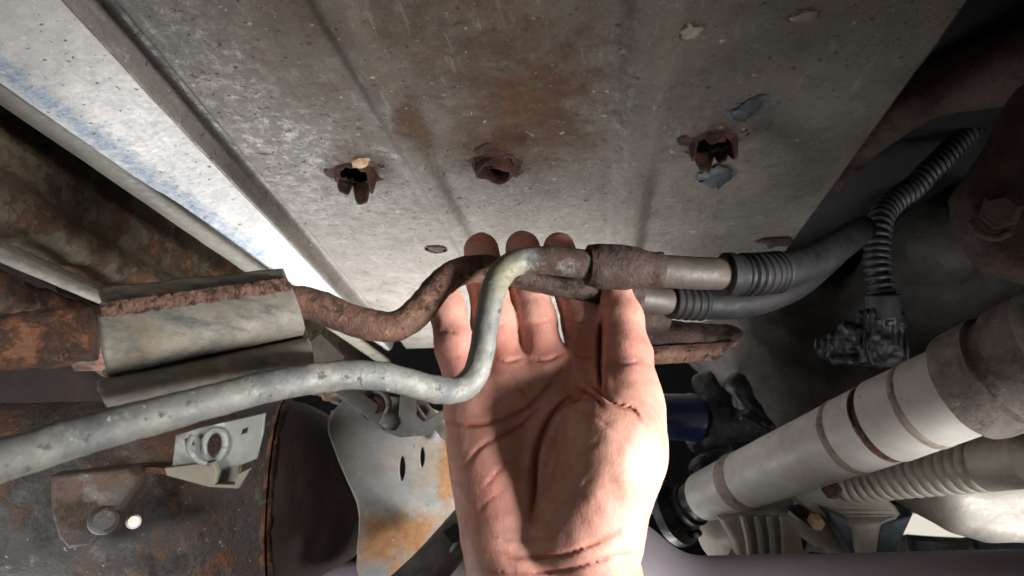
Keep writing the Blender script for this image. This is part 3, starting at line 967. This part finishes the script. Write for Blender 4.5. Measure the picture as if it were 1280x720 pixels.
def hand_fn():
    cones_palm = [
        ((660, 735, .272), (593, 512, .290), .0205, .0122), ((674, 735, .273), (636, 485, .296), .021, .0125),
        ((700, 735, .274), (684, 475, .298), .021, .0125), ((728, 730, .273), (735, 480, .297), .021, .0125)]
    hyp = ((634, 655, .271), (606, 565, .284), .0178, .0142)
    forearm = [((664, 1050, .238), (666, 735, .268), .026, .0200), ((742, 1050, .236), (734, 735, .266), .028, .0190)]
    thenar = [((734, 668, .261), (765, 560, .263), .0215, .0182), ((765, 560, .263), (781, 505, .278), .0182, .0143)]
    thumb = [((783, 510, .278), (783, 445, .291), .0145, .0108), ((783, 445, .291), (777, 398, .303), .0108, .0094), ((777, 398, .303), (770, 365, .309), .0094, .0075)]
    fingers = [
        [((592, 505, .289), (569, 435, .297), .0108, .0085), ((569, 435, .297), (560, 388, .305), .0088, .0080), ((560, 388, .305), (555, 354, .309), .0080, .0068)],
        [((634, 480, .296), (617, 402, .309), .0112, .0098), ((617, 402, .309), (606, 345, .320), .0102, .0094), ((606, 345, .320), (602, 313, .325), .0096, .0086)],
        [((684, 470, .298), (669, 402, .312), .0112, .0096), ((669, 402, .312), (657, 342, .325), .0100, .0094), ((657, 342, .325), (653, 310, .330), .0096, .0086)],
        [((736, 470, .298), (730, 405, .313), .0112, .0097), ((730, 405, .313), (708, 340, .327), .0100, .0088), ((708, 340, .327), (698, 310, .333), .0088, .0078)]]
    creases = [   # (pixel poly-line, depth of fold m, width px)
        ([(665, 652), (668, 620), (669, 592), (673, 560), (688, 524), (706, 503), (730, 492)], .0030, 5.5),
        ([(560, 528), (595, 531), (628, 525), (660, 510), (685, 485), (702, 462)], .0016, 4.0),
        ([(581, 585), (600, 560), (625, 546), (650, 535), (672, 513)], .0014, 3.5),
        ([(604, 612), (622, 590), (643, 572)], .0009, 3.0),
        ([(610, 690), (650, 697), (700, 694), (740, 680), (775, 665)], .0013, 4.0),
        ([(600, 712), (650, 716), (700, 713), (750, 700), (790, 690)], .0011, 4.0),
        ([(722, 485), (740, 493), (748, 500), (752, 508)], .0020, 3.5),
        ([(735, 478), (748, 488), (765, 503), (790, 512), (800, 524)], .0016, 3.5),
        ([(715, 503), (730, 500), (745, 497)], .0014, 3.0),
        ([(752, 395), (750, 430), (750, 465), (752, 492)], .003, 4.0),
        ([(545, 418), (558, 414), (574, 418)], .0007, 2.5), ([(556, 440), (566, 446), (580, 444)], .0004, 2.5),
        ([(600, 405), (617, 408), (634, 404)], .0005, 2.5), ([(655, 402), (670, 405), (690, 399)], .0006, 2.5), ([(708, 398), (725, 402), (748, 398)], .0005, 2.5),
        ([(612, 446), (632, 452), (654, 448)], .0010, 3.0), ([(660, 448), (682, 451), (704, 442)], .0010, 3.0), ([(712, 440), (730, 446), (750, 444)], .0009, 3.0),
        ([(762, 450), (780, 455), (804, 450)], .0004, 3.0), ([(598, 640), (612, 625), (634, 612)], .0005, 2.5), ([(690, 640), (715, 622), (745, 590)], .0005, 3.0), ([(700, 600), (722, 575), (752, 545)], .0005, 3.0),
        ([(600, 668), (640, 676), (690, 672)], .0006, 3.0), ([(640, 470), (655, 490), (662, 505)], .0006, 3.0), ([(720, 512), (742, 520), (770, 540)], .0005, 3.0)]
    FOLDS.extend(creases)

    def cone(p, q):
        return sd_cone(p, P(*q[0]), P(*q[1]), q[2], q[3])

    def fn(p):
        d = None
        for q in cones_palm:
            v = cone(p, q)
            d = v if d is None else smin(d, v, .012)
        d = smin(d, cone(p, hyp), .010)
        for q in forearm:
            d = smin(d, cone(p, q), .016)
        t = None
        for q in thenar:
            v = cone(p, q)
            t = v if t is None else smin(t, v, .012)
        d = smin(d, t, .005)
        fu = None
        for f in fingers:
            c = None
            for q in f:
                v = cone(p, q)
                c = v if c is None else smin(c, v, .004)
            fu = c if fu is None else smin(fu, c, .0012)
        d = smin(d, fu, .007)
        c = None
        for q in thumb:
            v = cone(p, q)
            c = v if c is None else smin(c, v, .004)
        tt = smin(t, c, .008)
        d = smin(d, tt, .0035)
        near = np.abs(d) < .006
        pn = p[near]
        dep = pn @ F
        px = (pn @ R) / dep * FPX + 640
        py = 360 - (pn @ U) / dep * FPX
        add = np.zeros(len(pn))
        # hollow of the palm and fleshy pads
        add += .0035 * np.exp(-(((px - 672) / 40) ** 2 + ((py - 560) / 55) ** 2)) * (dep < .290)
        for x, y, r, a in ((640, 490, 26, .0012), (690, 485, 24, .0012), (605, 600, 30, .001), (770, 590, 40, .001), (617, 425, 14, .0006), (670, 425, 14, .0006)):
            add -= a * np.exp(-(((px - x) / r) ** 2 + ((py - y) / r) ** 2))
        add += .0005 * fbm(pn, 90, 3, 4)
        front = np.ones(len(pn))
        for pl, dp, wd in creases:
            pl = spline(pl, 6)
            best = np.full(len(pn), 1e9)
            tb = np.zeros(len(pn))
            for k in range(len(pl) - 1):
                a, b = pl[k], pl[k + 1]
                ab = b - a
                tq = np.clip(((px - a[0]) * ab[0] + (py - a[1]) * ab[1]) / (ab @ ab), 0, 1)
                dd = np.hypot(px - a[0] - tq * ab[0], py - a[1] - tq * ab[1])
                m = dd < best
                best = np.where(m, dd, best)
                tb = np.where(m, (k + tq) / (len(pl) - 1), tb)
            fade = np.clip(np.minimum(tb, 1 - tb) / .22, .15, 1)
            lip = .22 if dp > .0025 else .06
            add += dp * fade * (np.exp(-(best / (wd * .5)) ** 2) - lip * np.exp(-((best - wd * 1.7) / (wd * 1.2)) ** 2))
        d[near] += add * front
        return d
    return fn


allp = [P(*q) for q in [(530, 300, .31), (850, 300, .35), (540, 280, .36), (850, 900, .25), (560, 900, .25), (850, 540, .25), (560, 700, .30), (850, 700, .31)]]
lo, hi = bounds(allp, .022)
hand = implicit('person', hand_fn(), lo, hi, .00085, M['skin'])
tag(hand, 'bare right hand, palm towards us, fingers reaching up behind the two pipes', 'hand')
co = np.empty(len(hand.data.vertices) * 3)
hand.data.vertices.foreach_get('co', co)
co = co.reshape(-1, 3)
dep = co @ F
hx, hy = (co @ R) / dep * FPX + 640, 360 - (co @ U) / dep * FPX
fl = np.clip((350 - hy) / 60, 0, 1) * .55
fl = np.maximum(fl, .45 * np.exp(-((hy - 440) / 40) ** 2) * (hy < 520))
fl = np.maximum(fl, .5 * np.exp(-(((hx - 610) / 40) ** 2 + ((hy - 620) / 50) ** 2)))
fl = np.maximum(fl, .35 * np.exp(-(((hx - 640) / 60) ** 2 + ((hy - 500) / 30) ** 2)))
at = hand.data.attributes.new('flush', 'FLOAT', 'POINT')
at.data.foreach_set('value', fl.astype(np.float32))
fd = np.zeros(len(hx))
for pl, dp, wd in FOLDS:
    for x, y in spline(pl, 10):
        fd = np.maximum(fd, min(1, dp / .0014) * np.exp(-((hx - x) ** 2 + (hy - y) ** 2) / (wd * 1.1) ** 2))
at = hand.data.attributes.new('fold', 'FLOAT', 'POINT')
at.data.foreach_set('value', (fd * (dep < .33)).astype(np.float32))
sm = hand.modifiers.new('relax', 'SMOOTH')
sm.factor, sm.iterations = .5, 2

# ================================================================== axle tube, lower left
ax = thing('axle_tube', 'thick black painted tube with rust patches at the lower left', 'axle tube', P(180, 640, .40))
A0, A1 = P(-120, 640, .395), P(352, 622, .435)
AX = (A1 - A0) / np.linalg.norm(A1 - A0)
lathe('tube', A0, A1, [(q, .063) for q in np.linspace(0, 1, 90)], M['axle'], ax, 90, .0006, 60, 3)
lathe('tube_end', A1 + AX * .0015, A1 + AX * .075, [(q, .0622 - .036 * q * q * (3 - 2 * q)) for q in np.linspace(0, 1, 40)], M['rust_shade'], ax, 90, .0009, 80, 5)  # shade past the seam is put into its black colour
lathe('weld_seam', A1 - AX * .003, A1 + AX * .004, [(0, .062), (.2, .0638), (.45, .0644), (.5, .0622), (.6, .0622), (.65, .0642), (.85, .0636), (1, .0615)], M['rust'], ax, 120, .0012, 190, 8)
# welded saddle
plate('saddle', [(76, 596), (165, 588), (172, 594), (170, 602), (150, 630), (118, 672), (96, 676), (86, 664), (78, 636)], lambda x, y: .337 + .00006 * (x - 70) + .00010 * abs(y - 640), .012, M['axle'], ax, bev=.002)
lathe('round_plug', P(128, 651, .340), P(130, 650, .320), [(0, .0068), (.7, .0068), (.9, .0062), (1, .0045)], M['axle'], ax, 28)
lathe('white_disc', P(167, 652, .345), P(167, 652, .331), [(0, .0036), (.7, .0036), (1, .0026)], M['white_bit'], ax, 20)  # small plain white disc
# shelf bracket
sheet('shelf', PL([(90, 594, .345), (180, 588, .352), (240, 590, .358)]), PL([(100, 590, .372), (190, 580, .378), (250, 582, .384)]), .003, M['rust'], ax, 20, .0006)

# clip bracket above the axle tube
cb = thing('clip_bracket', 'grey pressed clip with a round eye under the grey pipe at left', 'clip', P(270, 570, .31))
plate('clip_plate', [(222, 545), (250, 536), (330, 518), (328, 540), (320, 572), (300, 580), (296, 604), (268, 604), (262, 592), (218, 582)], .318, .0024, M['galv'], cb, holes=[ellipse(268, 556, 11, 17, .25), [(301, 536), (313, 531), (311, 541), (300, 545)], [(228, 548), (244, 542), (246, 556), (232, 562)]])
tube('eye_ring', np.array([P(x, y, .3155) for x, y in ellipse(268, 556, 13, 19, .25, 40)] + [P(281, 559, .3155)]), .0016, M['galv'], cb, 12)
plate('clip_foot', [(210, 585), (268, 578), (272, 590), (268, 606), (296, 606), (300, 592), (310, 588), (298, 608), (264, 606), (212, 592)], .312, .004, M['flange'], cb)
tube('hook', ppath([(240, 545, .313), (236, 560, .309), (246, 574, .308), (258, 580, .309)], 8), .0014, M['galv'], cb, 10)

# ================================================================== bracket plate in the middle
bp = thing('bracket_plate', 'flat zinc grey bracket plate with two oval holes and a rusty lower edge', 'bracket', P(490, 600, .37))
plate('plate', [(420, 512), (413, 530), (416, 548), (428, 580), (440, 606), (449, 628), (451, 655), (448, 692), (455, 722), (520, 722), (545, 700), (560, 668), (570, 640), (575, 600), (575, 540), (556, 520), (520, 505), (480, 496), (440, 496)], lambda x, y: .368 + .00008 * (x - 490), .003, M['plate'], bp, [ellipse(503, 585, 5, 17, .03), ellipse(528, 571, 4.2, 14, .03), ellipse(517, 558, 1.4, 4, 0, 10)], smooth_outline=4, cuts=3, rough=.0005)
tube('formed_edge', ppath([(418, 514, .3665), (413, 532, .3665), (417, 550, .3665), (430, 584, .3668), (443, 612, .367), (450, 632, .367), (452, 660, .367), (449, 692, .367)], 8), .0016, M['plate'], bp, 10, .0003)
st = thing('strap_clip', 'galvanised strap clip bolted on top of the bracket plate under the pipe', 'clip', P(470, 510, .34))
sheet('strap', PL([(415, 462, .335), (409, 470, .334), (404, 477, .335)]), PL([(490, 519, .352), (485, 528, .351), (480, 536, .352)]), .003, M['galv'], st, 20)
tube('strap_end', ppath([(478, 521, .35), (488, 526, .3505), (484, 533, .351)], 6), .0038, M['galv'], st, 16)
plate('strap_body', [(502, 492), (520, 494), (519, 520), (530, 528), (554, 514), (558, 520), (536, 542), (500, 545), (474, 535), (486, 528), (500, 520)], .353, .003, M['galv'], st)
lathe('clip_bolt', P(470, 505, .358), P(468, 507, .346), [(0, .0085), (.5, .0085), (.55, .0062), (.8, .0062), (1, .004)], M['rust_pipe'], st, 28)
tube('bolt_washer', np.array([P(x, y, .349) for x, y in ellipse(470, 506, 15, 17, 0, 30)] + [P(485, 506, .349)]), .0014, M['galv'], st, 10)
plate('side_strap', [(520, 500), (528, 498), (566, 545), (562, 553), (552, 545)], .362, .003, M['flange'], st)

# white lump put in for daylight showing through the gap
tag(pebble('daylight_spot', P(438, 656, .45), .0065, M['white_bit'], None, 5, (.8, .5, 1.2)), 'small white lump standing in for daylight beside the left edge of the bracket plate', 'light spot')

bh = thing('black_hose', 'short black rubber hose with a clip under the bracket plate beside the wrist', 'hose', P(555, 700, .33))
tube('hose', ppath([(500, 745, .315), (535, 712, .322), (562, 682, .33), (585, 655, .338)], 12), .0098, M['hose_grey'], bh, 28)
tube('hose_clip', np.array([P(566, 678, .331) + .0106 * (math.cos(a) * np.array(U) * .8 + math.cos(a) * np.array(R) * .6 + math.sin(a) * F) for a in np.linspace(0, 2 * pi, 40)]), .0012, M['galv'], bh, 10)
boxn = plate('clip_tab', [(556, 664), (568, 655), (582, 660), (580, 672), (566, 676)], .321, .004, M['rubber'], bh)

# ================================================================== prop shaft on the right
ds = thing('prop_shaft', 'stepped silver grey shaft slanting up to the right edge with brown weld bands', 'shaft', P(1000, 570, .55))
D0, D1 = P(872, 624, .64), P(1325, 435, .375)


def seg(t0, t1, r0, r1, k=12):
    return [(t0 + (t1 - t0) * q, r0 + (r1 - r0) * q) for q in np.linspace(0, 1, k)]


# pixel x -> parameter along the axis
def tpx(x):
    ts = np.linspace(0, 1, 2000)
    pts = D0[None] + (D1 - D0)[None] * ts[:, None]
    xs = (pts @ R) / (pts @ F) * FPX + 640
    return float(np.interp(x, xs, ts))


T = {k: tpx(v) for k, v in dict(a=880, b=920, c=934, d=1058, e=1067, f=1099, g=1110, h=1152, i=1161, j=1212, k=1240, l=1262, m=1322).items()}
lathe('end_sleeve', D0, D1, [(T['a'], .019)] + seg(T['a'] + .004, T['b'], .0225, .0245), M['shaft'], ds, 56)
lathe('weld_band', D0, D1, [(T['b'] - .001, .0244), (T['b'] + .01, .0257), (T['c'] - .01, .0257), (T['c'] + .001, .0246)], M['band'], ds, 56, .0003, 150)
lathe('main_tube', D0, D1, seg(T['c'], T['d'], .0248, .0278, 24), M['shaft'], ds, 56)
lathe('weld_band', D0, D1, [(T['d'] - .002, .0276), (T['d'] + .006, .0288), (T['e'] - .006, .0288), (T['e'] + .002, .028)], M['band'], ds, 56, .0003, 150)
lathe('stepped_tube', D0, D1, seg(T['e'], T['f'], .0284, .0288), M['shaft'], ds, 56)
lathe('weld_band', D0, D1, [(T['f'] - .001, .0286), (T['f'] + .002, .0262), (T['g'] - .002, .0262), (T['g'] + .001, .029)], M['rust'], ds, 56, .0003, 150)
lathe('stepped_tube', D0, D1, seg(T['g'], T['h'], .0297, .0295), M['shaft'], ds, 56)
lathe('weld_band', D0, D1, [(T['h'] - .002, .0294), (T['h'] + .004, .0302), (T['i'] - .004, .0302), (T['i'] + .002, .0294)], M['band'], ds, 56, .0003, 150)
lathe('stepped_tube', D0, D1, seg(T['i'], T['j'], .0297, .0295), M['shaft'], ds, 56)
lathe('boot_collar', D0, D1, [(T['j'] - .002, .0296), (T['j'], .0345), (T['j'] + .015, .0352), (T['j'] + .07, .0352), (T['j'] + .075, .0318), (T['l'] + .02, .0318), (T['l'] + .024, .0350), (T['m'], .0352)], M['boot'], ds, 56, .0006, 120)
# universal joint
uj = P(866, 627, .645)
lathe('joint_cup', P(856, 634, .655), P(884, 619, .635), [(0, .0165), (.1, .021), (.35, .022), (.4, .019), (.7, .019), (.75, .0215), (1, .0215)], M['oily'], ds, 40, .0006)
lathe('joint_flange', P(838, 640, .665), P(856, 634, .655), [(0, .028), (.1, .034), (.6, .034), (.7, .024), (1, .019)], M['oily'], ds, 40, .0006)
for k in range(6):
    a = k * pi / 3
    axv = (D1 - D0) / np.linalg.norm(D1 - D0)
    u1 = np.cross(axv, [0, 0, 1.0])
    u1 /= np.linalg.norm(u1)
    u2 = np.cross(axv, u1)
    c = P(848, 637, .658) + .027 * (math.cos(a) * u1 + math.sin(a) * u2)
    lathe('flange_bolt', c - axv * .004, c + axv * .008, [(0, .004), (.8, .004), (1, .003)], M['collar'], ds, 6)

# corrugated flexible hose below it
fh, s_ = resample(ppath([(1040, 600, .62), (1080, 598, .60), (1130, 592, .57), (1200, 584, .53), (1290, 572, .48)], 16), .0006)
fx_ = thing('flexible_pipe', 'corrugated grey flexible pipe below the silver shaft at right', 'flexible pipe', P(1150, 590, .55))
n1 = int(len(fh) * .80)
tube('bellows', fh[:n1], .0185 + .0022 * np.abs(np.sin(s_[:n1] * pi / .0088)) ** .7, M['cast'], fx_, 36)
tube('plain_end', fh[n1 - 4:], .0208, M['cast'], fx_, 36)

# sump ------------------------------------------------------------------
sc_ = P(1272, 614, .62)
axs = np.array([R, U, F])


def sump_fn(p):
    d = sd_box(p, sc_, (.108, .033, .06), .024, axs)
    q = (p - sc_) @ axs.T
    d = d + .34 * np.clip(-(q[..., 0] + .06), 0, None) * (q[..., 1] < .03) * np.clip((.02 - q[..., 1]) / .05, 0, 1)
    return d + .0016 * fbm(p, 22, 2, 4)


lo, hi = bounds([sc_], .15)
tag(implicit('oil_sump', sump_fn, lo, hi, .0032, M['sump']), 'pale dented metal sump with rounded corner at the lower right', 'sump')

# cast bracket (pointed arms)
cbk = thing('cast_bracket', 'pale cast metal bracket with a pointed arm reaching down under the shaft', 'bracket', P(1065, 640, .60))
plate('arms', [(985, 612), (1010, 604), (1040, 598), (1075, 596), (1092, 606), (1098, 622), (1112, 638), (1100, 644), (1090, 650), (1086, 668), (1081, 694), (1073, 694), (1066, 676), (1062, 656), (1048, 646), (1028, 638), (1004, 628)], lambda x, y: .60 + .0003 * abs(x - 1070), .022, M['cast'], cbk, bev=.004, smooth_outline=3)
lathe('rusty_bolt', P(1040, 612, .588), P(1040, 612, .570), [(0, .0085), (.6, .0085), (1, .006)], M['rust'], cbk, 6)
plate('side_web', [(1092, 650), (1124, 642), (1112, 668), (1106, 694), (1084, 694), (1088, 670)], .64, .03, M['bluegrey'], cbk, bev=.003)
plate('front_web', [(1034, 640), (1048, 645), (1064, 664), (1077, 694), (1066, 694), (1050, 668)], .605, .02, M['bluegrey'], cbk, bev=.003)

# mount below the shaft
gm = thing('gearbox_mount', 'grey rounded mount lying behind the crossmember beneath the silver shaft', 'mount', P(950, 665, .66))
lathe('barrel', P(888, 660, .66), P(1000, 658, .70), [(0, .022), (.04, .03), (.3, .031), (.32, .029), (.5, .029), (.52, .031), (.9, .031), (.96, .027), (1, .02)], M['cast'], gm, 40, .001, 40)
lathe('lug', P(996, 640, .63), P(1062, 690, .63), [(0, .013), (.1, .017), (.5, .016), (.52, .013), (.9, .012), (1, .008)], M['cast'], gm, 24)
plate('bolt_strap', [(985, 636), (1000, 632), (1022, 650), (1020, 660), (1010, 656)], .61, .008, M['oily'], gm)
lathe('strap_nut', P(1018, 650, .60), P(1023, 656, .585), [(0, .0065), (.8, .0065), (1, .005)], M['stone'], gm, 6)

plate('ribbed_wall', [(905, 648), (930, 640), (965, 640), (985, 650), (992, 672), (990, 696), (930, 696), (918, 670)], .60, .02, M['cast'], gm, bev=.004, smooth_outline=2)
for k_ in range(4):
    tube('rib', ppath([(928 + 16 * k_, 644, .588), (934 + 15 * k_, 668, .586), (938 + 14 * k_, 696, .588)], 6), .0028, M['cast'], gm, 10, .0003)
tr = thing('tie_bar', 'pale flat bar low down between the mount and the cast bracket', 'bar', P(1035, 684, .66))
tube('bar', ppath([(985, 676, .66), (1040, 683, .67), (1090, 690, .68)], 8), .0075, M['sump'], tr, 20, .0003)
tube('bar_end', ppath([(985, 676, .655), (1000, 678, .657)], 6), .0105, M['oily'], tr, 20)

# ================================================================== gearbox in the dark
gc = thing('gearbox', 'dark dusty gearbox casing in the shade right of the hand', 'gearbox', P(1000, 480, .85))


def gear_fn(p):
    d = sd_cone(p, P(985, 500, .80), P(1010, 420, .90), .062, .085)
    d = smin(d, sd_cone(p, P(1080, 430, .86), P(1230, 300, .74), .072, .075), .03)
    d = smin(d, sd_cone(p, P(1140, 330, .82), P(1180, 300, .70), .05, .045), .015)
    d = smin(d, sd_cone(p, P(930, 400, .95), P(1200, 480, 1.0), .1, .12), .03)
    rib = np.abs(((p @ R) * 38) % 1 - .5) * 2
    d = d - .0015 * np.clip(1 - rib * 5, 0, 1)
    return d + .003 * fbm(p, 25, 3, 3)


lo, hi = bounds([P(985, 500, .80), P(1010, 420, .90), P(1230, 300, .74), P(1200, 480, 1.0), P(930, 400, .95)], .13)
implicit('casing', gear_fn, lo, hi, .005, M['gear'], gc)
for k, (x, y, d) in enumerate([(1096, 522, .68), (1060, 500, .70), (940, 540, .70)]):
    lathe('case_bolt', P(x, y, d), P(x - 3, y + 2, d - .012), [(0, .0052), (.7, .0052), (1, .004)], M['cast'], gc, 6)

# oily linkage, left of the casing
ol = thing('oily_linkage', 'wet black oily linkage glinting between the hand and the gearbox', 'linkage', P(905, 530, .68))


def oil_fn(p):
    d = sd_cone(p, P(880, 478, .70), P(900, 520, .68), .012, .016)
    d = smin(d, sd_cone(p, P(872, 545, .68), P(935, 530, .67), .014, .016), .006)
    d = smin(d, sd_cone(p, P(920, 480, .72), P(970, 556, .70), .012, .010), .006)
    d = smin(d, sd_cone(p, P(900, 560, .69), P(880, 590, .68), .012, .014), .006)
    return d + .0028 * fbm(p, 70, 3, 3)


lo, hi = bounds([P(865, 460, .70), P(980, 600, .70)], .035)
implicit('lever_body', oil_fn, lo, hi, .0026, M['oily'], ol)
tube('lever_rod', ppath([(925, 520, .655), (958, 540, .655), (985, 566, .655)], 8), .0035, M['oily'], ol, 14)
cn = lathe('blue_canister', P(800, 520, .66), P(872, 522, .68), [(0, .022), (.8, .0235), (.86, .0245), (.93, .0245), (.95, .021), (1, .02)], M['blue'], None, 36)
tag(cn, 'dark navy blue canister just right of the palm', 'canister')

# ================================================================== wiring loom
lm = thing('wiring_loom', 'ribbed grey corrugated loom hanging down in the dark on the right', 'loom', P(1100, 330, .58))
lp, s_ = resample(ppath([(1225, 150, .62), (1185, 190, .61), (1140, 235, .60), (1108, 262, .59), (1097, 290, .58), (1098, 330, .575), (1103, 372, .57)], 14), .0007)
tube('loom_tube', lp + .0012 * np.stack([fbm(lp, 40, 2, q_) for q_ in (1, 2, 3)], -1), .0096 + .0014 * np.sign(np.sin(s_ * 2 * pi / .0062)), M['loom'], lm, 28)
tube('loom_end', ppath([(1103, 368, .57), (1104, 385, .57), (1106, 398, .57)], 6), .0135, M['loom'], lm, 24)


def con_fn(p):
    d = sd_box(p, P(1102, 424, .575), (.016, .024, .014), .004, np.array([R, U, F]))
    d = smin(d, sd_cone(p, P(1085, 418, .585), P(1035, 436, .60), .014, .011), .006)
    d = smin(d, sd_cone(p, P(1112, 400, .565), P(1122, 450, .57), .006, .005), .004)
    d = smin(d, sd_cone(p, P(1060, 412, .58), P(1090, 446, .575), .006, .005), .003)
    d = smin(d, sd_cone(p, P(1040, 448, .59), P(1100, 452, .575), .005, .004), .003)
    q = (p @ R) / (p @ F) * FPX
    d = d - .0016 * np.clip(np.sin(q / 9 * 2 * pi), 0, 1) * ((p @ U) > -.055)
    return d + .0024 * fbm(p, 110, 3, 6)


lo, hi = bounds([P(1025, 390, .58), P(1130, 470, .58)], .03)
implicit('connector', con_fn, lo, hi, .0018, M['oily'], lm)
for k, (x, y) in enumerate([(1120, 404), (1128, 412)]):
    tube('wire', ppath([(x, y - 8, .565), (x + 6, y + 30, .56), (x - 2, y + 70, .575), (x - 16, y + 110, .60)], 8), .0016, M['oily'], lm, 8)

# ================================================================== rusty parts at the upper right
br = tag(tube('cross_brace', ppath([(1040, 228, .66), (1062, 205, .63), (1100, 158, .58), (1150, 122, .54), (1215, 98, .50), (1330, 70, .45)], 14), spline([[.010], [.011], [.017], [.021], [.024], [.028]], 14)[:, 0], M['rust_dark'], None, 36, .0016, 60, 4),
         'dark rusty brace curving past the right edge of the floor pan', 'brace')
hg = thing('rusty_hanger', 'rusty brown hanger bracket with a rolled tip at the far right edge', 'hanger', P(1250, 270, .37))
plate('hanger_arm', [(1208, 252), (1222, 232), (1250, 190), (1275, 140), (1300, 110), (1330, 130), (1330, 330), (1262, 334), (1236, 322), (1224, 300), (1212, 280)], lambda x, y: .38 - .00015 * (x - 1210), .022, M['rust_dark'], hg, bev=.006, smooth_outline=3, cuts=2, rough=.001)
tube('rolled_tip', ppath([(1213, 276, .362), (1226, 292, .358), (1245, 297, .355), (1262, 290, .353)], 10), .0022, M['rust_dark'], hg, 14, .0004, 200)
lathe('hanger_bolt', P(1252, 262, .37), P(1250, 264, .352), [(0, .0105), (.6, .0105), (1, .0075)], M['rust_dark'], hg, 6)

# ================================================================== crossmember across the foot of the picture
def cross_fn(p):
    d = sd_cone(p, P(-300, 779, .42), P(640, 768, .42), .0325, .0325)
    d = smin(d, sd_cone(p, P(640, 768, .42), P(1600, 752, .42), .0325, .0325), .01)
    d = smin(d, sd_cone(p, P(690, 700, .425), P(770, 712, .42), .035, .033), .028)
    return d + .0008 * fbm(p, 14, 2, 3)


lo, hi = bounds([P(-300, 779, .42), P(1600, 752, .42), P(700, 690, .42)], .05)
tag(implicit('crossmember', cross_fn, lo, hi, .0035, M['mauve']), 'smooth mauve grey painted crossmember along the bottom of the picture', 'crossmember')

# ================================================================== far side of the car, seen through the gap
arm = thing('control_arm', 'blue grey suspension arm in the daylight gap at the lower right', 'suspension arm', P(1230, 685, 1.3))
plate('arm_web', [(1128, 676), (1210, 680), (1235, 676), (1262, 700), (1130, 704)], 1.2, .04, M['cast'], arm, bev=.006)
lathe('arm_bush', P(1262, 684, 1.15), P(1262, 684, 1.09), [(0, .05), (.8, .05), (1, .042)], M['bluegrey'], arm, 36)
plate('arm_strut', [(1140, 674), (1166, 676), (1172, 702), (1146, 702)], 1.12, .03, M['bluegrey'], arm, bev=.004)
